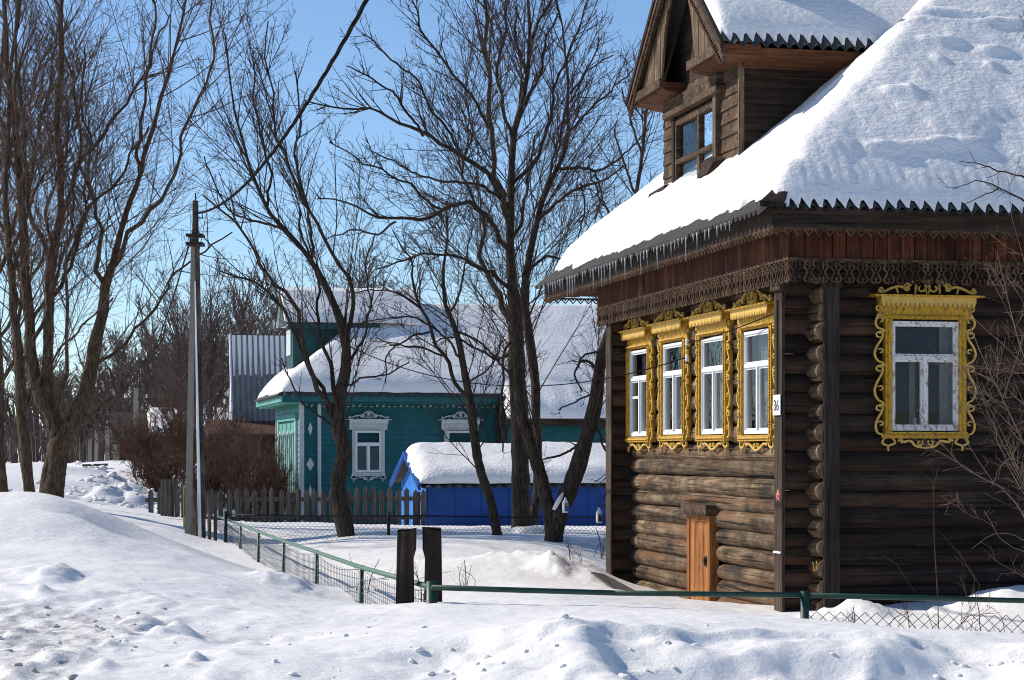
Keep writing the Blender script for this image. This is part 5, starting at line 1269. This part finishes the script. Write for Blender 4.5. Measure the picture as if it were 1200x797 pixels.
tree('bare_tree', 'tallest bare tree with a wide crown in the middle of the picture', 'tree', (611, 623, 33.5), [
    [(609, 625, 26), (611, 590, 22), (612, 540, 20), (609, 490, 21), (606, 440, 20), (604, 400, 19), (603, 357, 17), (601, 325, 15), (599, 293, 13), (599, 255, 12), (601, 210, 11), (602, 175, 10.5), (609, 132, 9), (616, 83, 7), (618, 48, 6), (620, 0, 4.5), (622, -45, 3.5)],
    [(617, 50, 5.5), (632, 25, 4.5), (649, 0, 3.5), (660, -40, 2.5)],
    [(598, 245, 9), (585, 222, 8), (572, 206, 7.5), (540, 184, 6.5), (496, 160, 5.5), (464, 146, 4.5), (430, 137, 3.5), (395, 134, 2.8), (365, 128, 2)],
    [(597, 275, 9), (588, 235, 8), (578, 195, 7.5), (572, 145, 7), (566, 95, 6), (563, 54, 5), (556, 0, 4), (552, -40, 3)],
    [(594, 290, 8), (572, 254, 7), (548, 239, 6.5), (520, 246, 6), (496, 260, 5.5), (464, 260, 4.5), (432, 252, 3.5), (400, 240, 2.4), (375, 232, 2)],
    [(600, 385, 10), (588, 345, 9), (575, 313, 8), (565, 280, 7), (563, 250, 6), (556, 204, 5), (545, 150, 4), (535, 90, 3), (532, 20, 2.2)],
    [(600, 340, 6), (575, 318, 5.5), (540, 300, 4.5), (505, 295, 3.8), (470, 305, 3), (440, 315, 2.2)],
    [(601, 215, 7), (622, 190, 6), (640, 150, 5), (652, 100, 4), (672, 50, 3), (690, 5, 2.2)],
    [(603, 172, 6), (590, 130, 5), (585, 80, 4.5), (592, 20, 3.5), (596, -30, 2.5)],
    [(572, 150, 5.5), (550, 110, 4.5), (520, 70, 4), (495, 30, 3), (480, -15, 2.2)], [(540, 184, 4.5), (515, 140, 4), (488, 100, 3.4), (455, 70, 2.8), (425, 45, 2)],
    [(496, 160, 4.2), (470, 120, 3.5), (440, 95, 2.8), (405, 75, 2)], [(520, 246, 4.5), (490, 225, 3.6), (455, 205, 3), (420, 190, 2.4), (390, 170, 1.9)],
    [(609, 130, 5), (630, 95, 4), (640, 50, 3.4), (655, 15, 2.6)], [(616, 85, 5), (606, 50, 4), (604, 0, 3)], [(600, 290, 6), (612, 250, 5), (618, 210, 4), (628, 165, 3)],
    [(588, 235, 5), (560, 215, 4.5), (530, 215, 4), (500, 210, 3.2), (470, 195, 2.6), (440, 180, 2)], [(464, 260, 3.6), (440, 275, 3), (415, 270, 2.4), (385, 280, 2)],
    [(604, 395, 5), (585, 420, 4.2), (560, 410, 3.4), (530, 395, 2.8), (505, 400, 2.2)]],
    (520, 3800, 8200), 106, M['bark'], M['twig'], rtw=.0052, dspread=.35, lenf=.34, group='trees in the yard', ulo=.28)
tree('bare_tree', 'bare tree with a kinked stem rising right behind the tallest tree', 'tree', (626, 616, 34.5), [
    [(626, 618, 11), (628, 560, 10), (630, 505, 10), (626, 452, 10.5), (622, 414, 11), (618, 385, 11), (616, 350, 11), (620, 318, 11), (626, 285, 10), (633, 244, 9), (641, 216, 8), (652, 196, 7), (662, 166, 6), (668, 130, 5), (668, 100, 4), (660, 50, 3), (655, 0, 2.2)],
    [(652, 197, 5.5), (669, 195, 5), (697, 200, 4), (720, 190, 3.4), (742, 168, 2.6), (762, 148, 2)], [(632, 256, 5.5), (657, 232, 5), (681, 216, 4.2), (712, 205, 3.2), (735, 190, 2.4)],
    [(664, 160, 4.2), (690, 130, 3.4), (715, 105, 2.6), (745, 75, 2)], [(640, 220, 4.5), (652, 180, 4), (672, 120, 3), (700, 60, 2.2)], [(668, 110, 3.4), (690, 80, 2.8), (720, 60, 2)],
    [(681, 216, 3.2), (685, 245, 2.8), (678, 280, 2.2)], [(622, 312, 5), (645, 300, 4.2), (665, 310, 3), (690, 345, 2.2)], [(697, 200, 3), (705, 225, 2.5), (698, 255, 2)]],
    (190, 1300, 2800), 107, M['bark'], M['twig'], rtw=.0052, dspread=.3, lenf=.36, group='trees in the yard')
tree('bare_tree', 'leaning double-stemmed tree beside the far corner of the log house', 'tree', (648, 636, 30), [
    [(647, 637, 19), (645, 605, 17), (634, 560, 15), (620, 514, 14), (610, 476, 12), (606, 430, 9), (604, 390, 7)],
    [(650, 635, 17), (657, 605, 19), (671, 575, 20), (684, 531, 19), (695, 482, 17), (704, 440, 15), (714, 390, 12), (722, 340, 10), (735, 280, 8), (745, 230, 6.5), (752, 180, 5), (760, 130, 4), (765, 80, 3)],
    [(703, 444, 5), (690, 425, 4.4), (680, 424, 3.8), (674, 436, 3.2), (682, 460, 2.6)], [(690, 508, 4.6), (668, 528, 4), (648, 536, 3.4), (636, 540, 2.6)], [(676, 433, 3), (684, 417, 3), (702, 412, 3.4)],
    [(606, 400, 5), (592, 405, 4.4), (590, 440, 4), (588, 490, 3.6), (590, 530, 2.4)], [(735, 280, 5), (715, 250, 4), (700, 220, 3), (690, 190, 2.2)], [(745, 230, 4.5), (732, 190, 3.6), (720, 150, 2.6)],
    [(752, 180, 4), (738, 140, 3), (728, 105, 2.2)], [(695, 482, 4), (705, 520, 3.2), (716, 560, 2.6), (704, 585, 2)], [(700, 460, 3.4), (675, 470, 2.6), (655, 480, 2)]],
    (130, 900, 1900), 108, M['bark'], M['twig'], rtw=.005, trunk_n=2, dspread=.2, lenf=.30, group='trees in the yard')
# snow lodged in forks
def snow_blob(label, c, rx, ry, rz_, seed, tilt=0, amp=.55):
    m = bmesh.new(); bmesh.ops.create_icosphere(m, subdivisions=3, radius=1)
    for v in m.verts:
        k = 1 + amp * float(fbm(np.array(v.co.x * 1.5 + seed), np.array(v.co.y * 1.5 + v.co.z), 3, seed)); v.co = Vector((v.co.x * rx * k, v.co.y * ry * k, v.co.z * rz_ * k))
    me = bpy.data.meshes.new('snow_clump'); m.to_mesh(me); m.free(); me.materials.append(M['snow_roof']); me.polygons.foreach_set('use_smooth', [True] * len(me.polygons))
    tag(link('snow_clump', me, None, c, (0, tilt, 0)), label, 'snow', kind='stuff')
snow_blob('snow lodged against the base of the leaning tree', P(654, 588, 29.8), .035, .06, .15, 5, .5, .2)
snow_blob('snow heap at the foot of the tallest tree', G(625, 624, 32.6), .35, .3, .14, 9)

# brown bushes and background trees: generated, each its own thing
def wild(name, label, cat, x, Y, hpx, wpx, nl, nb, seed, mt, mtw, rtw, base_y=None, group=None, single=True, up=.6, ang=38, lenf=.4):
    rg = np.random.default_rng(seed); g = P(x, 0, Y); zb = gz(g.x, g.y); yb = HY + (ZC - zb) / Y * F
    limbs = []
    if single:
        limbs.append([(x, yb, wpx * .05 + 1.2), (x + rg.normal(0, .02) * wpx, yb - hpx * .3, wpx * .04 + 1), (x + rg.normal(0, .05) * wpx, yb - hpx * .65, wpx * .022 + .6), (x + rg.normal(0, .06) * wpx, yb - hpx, .8)])
    for i in range(nl):
        a = (i + .5) / nl * 2 - 1 + rg.normal(0, .15)
        s = yb - (hpx * rg.uniform(.2, .5) if single else 0)
        e = yb - hpx * (rg.uniform(.7, 1.0) - .25 * abs(a))
        limbs.append([(x + (0 if single else a * wpx * .12), s, (wpx * .018 + .9) if single else 1.8), (x + a * wpx * .22, s + (e - s) * .4, (wpx * .013 + .7) if single else 1.4), (x + a * wpx * .40, s + (e - s) * .75, .9), (x + a * wpx * .5, e, .6)])
    return tree(name, label, cat, (x, yb, Y), limbs, nb, seed, mt, mtw, rtw=rtw, group=group, dspread=.6, K0=10, up=up, ang=ang, lenf=lenf, dens=.85)
side = [('left of', 0)]
bush_spots = [(168, 50, 78, 62), (190, 46, 92, 60), (212, 52, 100, 66), (243, 45, 100, 62), (268, 49, 108, 60), (292, 44.5, 110, 58), (318, 46, 96, 46)]
bl = ['leftmost brown bush behind the board panel', 'brown bush right behind the board panel', 'brown bush seen between the pole and the board panel', 'brown bush just right of the snowy pole leg', 'tall brown bush below the grey roof', 'dense brown bush left of the teal porch', 'brown bush touching the teal house corner']
for (x, Y, h, w_), lb, k in zip(bush_spots, bl, range(9)):
    wild('brown_bush', lb, 'bush', x, Y, h, w_, 26, (300, 1500, 3000), 200 + k, M['twig_red'], M['twig_red'], .0058, group='brown bushes along the fence', single=False, up=.45, ang=38)
far_spots = [(118, 130, 130, 90, 'bare tree above the far poles'), (150, 105, 165, 110, 'bare tree over the dark barn, left'), (185, 95, 190, 120, 'bare tree over the dark barn, right'), (215, 78, 215, 120, 'bare tree rising straight behind the power pole'), (248, 72, 235, 120, 'tall bare tree right of the power pole'), (290, 85, 250, 140, 'tall bare tree behind the grey corrugated roof'),
             (335, 110, 215, 130, 'bare tree behind the teal dormer'), (425, 75, 245, 90, 'bare tree top above the teal ridge'), (60, 150, 120, 120, 'far bare tree behind the left trunks'), (20, 120, 150, 140, 'far bare tree at the left edge'), (95, 170, 90, 80, 'farthest bare tree at the end of the street'), (232, 120, 175, 120, 'bare tree in the haze between pole and grey roof')]
for (x, Y, h, w_, lb), k in zip(far_spots, range(20)):
    wild('far_tree', lb, 'tree', x, Y, h, w_, 12, (220, 1500, 3000), 300 + k, M['twig_far'], M['twig_far'], Y * .00017, group='bare trees beyond the houses', lenf=.42, up=.7)
# a distant belt of forest closing the horizon
rg = np.random.default_rng(5); pts = []; rads = []
for i in range(5200):
    Y = rg.uniform(260, 420); x = rg.uniform(-.62, .62) * Y; h = rg.uniform(5, 11) * (1 if rg.random() > .3 else .6); lean = rg.normal(0, .12, 2)
    s = np.linspace(0, 1, 4)[:, None]; pts.append(np.array([[x, Y, 0]]) + s * np.array([[lean[0] * h, lean[1] * h, h]])); rads.append(np.array([.16, .12, .3, .05]) * rg.uniform(.6, 1.5))
v, q = tubes(np.array(pts), np.array(rads), 4); o = link('forest_belt', mesh_np('forest_belt', v, q, M['twig_far'])); tag(o, 'distant belt of bare forest on the horizon', 'forest', kind='stuff')

# shrub reaching in from the right edge, in front of the side wall
def shrub(name, label, Y, limbs, nb, seed, mt, rtw, **kw):
    return tree(name, label, 'bush', (limbs[0][0][0], limbs[0][0][1], Y), limbs, nb, seed, mt, mt, rtw=rtw, K0=14, **kw)
shrub('shrub', 'pale twiggy shrub leaning in from the right edge before the side wall', 17.2, [
    [(1225, 745, 3.30), (1222, 660, 2.75), (1212, 570, 2.20), (1190, 500, 1.65), (1160, 430, 1.21), (1140, 380, 0.88)], [(1224, 740, 2.75), (1215, 640, 2.20), (1180, 580, 1.65), (1130, 545, 1.10), (1090, 500, 0.80), (1075, 480, 0.80)],
    [(1226, 745, 2.75), (1228, 620, 2.42), (1225, 500, 1.98), (1205, 420, 1.43), (1180, 350, 0.99), (1165, 290, 0.80)], [(1228, 745, 2.75), (1236, 600, 2.20), (1230, 450, 1.65), (1210, 340, 1.21), (1190, 260, 0.83), (1186, 210, 0.80)],
    [(1222, 660, 1.65), (1190, 640, 1.10), (1150, 612, 0.83), (1110, 590, 0.80)], [(1215, 640, 1.65), (1180, 625, 1.10), (1140, 640, 0.80)], [(1225, 500, 1.65), (1195, 470, 1.21), (1160, 465, 0.88), (1132, 480, 0.80)], [(1212, 570, 1.65), (1190, 540, 1.21), (1170, 548, 0.88), (1160, 570, 0.80)]],
    (130, 650, 950), 401, M['twig_pale'], .0020, trunk_n=4, dspread=.3, lenf=.30, up=.25, ang=48, jit=.5)
tree('overhanging_tree', 'budding branches of a tree just past the right edge, against the snowy roof', 'tree', (1262, 745, 17.6), [
    [(1262, 748, 26), (1260, 600, 22), (1256, 420, 19), (1252, 260, 15), (1248, 120, 11), (1246, -40, 7)],
    [(1254, 300, 7), (1225, 225, 4.4), (1195, 202, 3), (1160, 195, 2.2), (1128, 186, 1.2)], [(1255, 340, 6), (1228, 260, 4), (1200, 238, 3), (1170, 222, 2.2), (1140, 214, 1.6), (1112, 224, 1)],
    [(1170, 222, 2), (1150, 230, 1.6), (1128, 240, 1)], [(1256, 400, 5), (1225, 330, 3.6), (1205, 290, 2.6), (1190, 250, 1.5)]],
    (34, 150, 260), 402, M['bark'], M['twig'], rtw=.0028, dspread=.15, lenf=.16, up=.4, ang=46, ulo=.35)
# dry weeds poking out of the snow
for i, (x, y, Y, hp_, lb) in enumerate([(1097, 745, 15.6, 175, 'tall dry weed stem before the side wall'), (1062, 735, 15.8, 45, 'short dry weed by the front mesh'), (1150, 742, 15.7, 60, 'dry weed tuft at the right of the front mesh'), (1000, 725, 16, 28, 'tiny dry weed near the corner boards'), (668, 668, 25, 26, 'small dry twig on the drift left of the log house'), (702, 640, 29, 36, 'bent dry stem under the hanging bottle feeder'), (545, 668, 22, 34, 'dry weed tuft right of the old gate posts'), (490, 690, 15.8, 60, 'tangle of dry stems between the two gate posts'), (432, 690, 19, 40, 'dark dead stem by the green fence')]):
    rg = np.random.default_rng(700 + i); gg = P(x, y, Y); yb = HY + (ZC - gz(gg.x, gg.y)) / Y * F
    lm = [[(x, yb, 1.3), (x + rg.normal(0, .06) * hp_, yb - hp_ * .5, 1.1), (x + rg.normal(0, .15) * hp_, yb - hp_, .7)]]
    for k in range(3): lm.append([(x + rg.normal(0, 3), yb, 1.1), (x + rg.normal(0, .2) * hp_, yb - hp_ * .35, .9), (x + rg.normal(0, .4) * hp_, yb - hp_ * rg.uniform(.5, .8), .6)])
    tree('dry_weed', lb, 'weed', (x, yb, Y), lm, (8, 16, 12), 700 + i, M['twig_red'], M['twig_red'], rtw=.002, K0=8, group='dry weeds in the snow', lenf=.3, dspread=.2)

# crumbled clods of snow lying on the bank, the verge and the pile
def clods(name, label, spots, mat, seed):
    rg = np.random.default_rng(seed); b = bmesh.new(); bmesh.ops.create_icosphere(b, subdivisions=2, radius=1)
    bv = np.array([v.co[:] for v in b.verts]); bf = np.array([[v.index for v in f.verts] for f in b.faces]); b.free()
    Vs = []; Fs = []; off = 0; n = len(bv)
    for (x, y, r) in spots:
        k = 1 + .35 * rg.normal(0, 1, (n, 1)).clip(-1, 1) * .6; a = rg.random() * 6.28; sc = r * rg.uniform(.7, 1.35, 3) * np.array([1, 1, .55])
        p = bv * k * sc; c, s_ = math.cos(a), math.sin(a); p = np.stack([p[:, 0] * c - p[:, 1] * s_, p[:, 0] * s_ + p[:, 1] * c, p[:, 2]], -1)
        Vs.append(p + np.array([x, y, gz(x, y) + r * .18])); Fs.append(bf + off); off += n
    tag(link(name, mesh_np(name, np.concatenate(Vs), np.concatenate(Fs), mat, smooth=False)), label, 'snow', kind='stuff')
rg = np.random.default_rng(77)
sp = [(rg.uniform(-.6, 3.0), rg.normal(10.25, .33), rg.choice([.012, .018, .025, .035, .05], p=[.55, .3, .12, .02, .01])) for _ in range(60)]
sp += [(rg.uniform(-3.4, -.3), rg.uniform(9.9, 13), rg.choice([.008, .012, .02])) for _ in range(45)]
sp += [(rg.normal(-8.6, .8), rg.normal(44.5, 2.2), rg.choice([.03, .045, .06, .09])) for _ in range(170)]
clods('snow_clods', 'loose crumbs of snow on the ploughed bank and the street pile', sp, M['snow_roof'], 1)
M['dirty_snow'] = paint('dirty_snow', (0.50, 0.47, 0.44), wear=0.2, worn=(0.2, 0.17, 0.14), rough=0.9, scale=18)
sp = [(rg.uniform(-3.3, -2.0), rg.uniform(9.9, 13.4), rg.choice([.012, .02, .03, .045], p=[.5, .3, .15, .05])) for _ in range(26)]
clods('dirty_clods', 'grey gritty lumps of snow on the left verge', sp, M['dirty_snow'], 2)
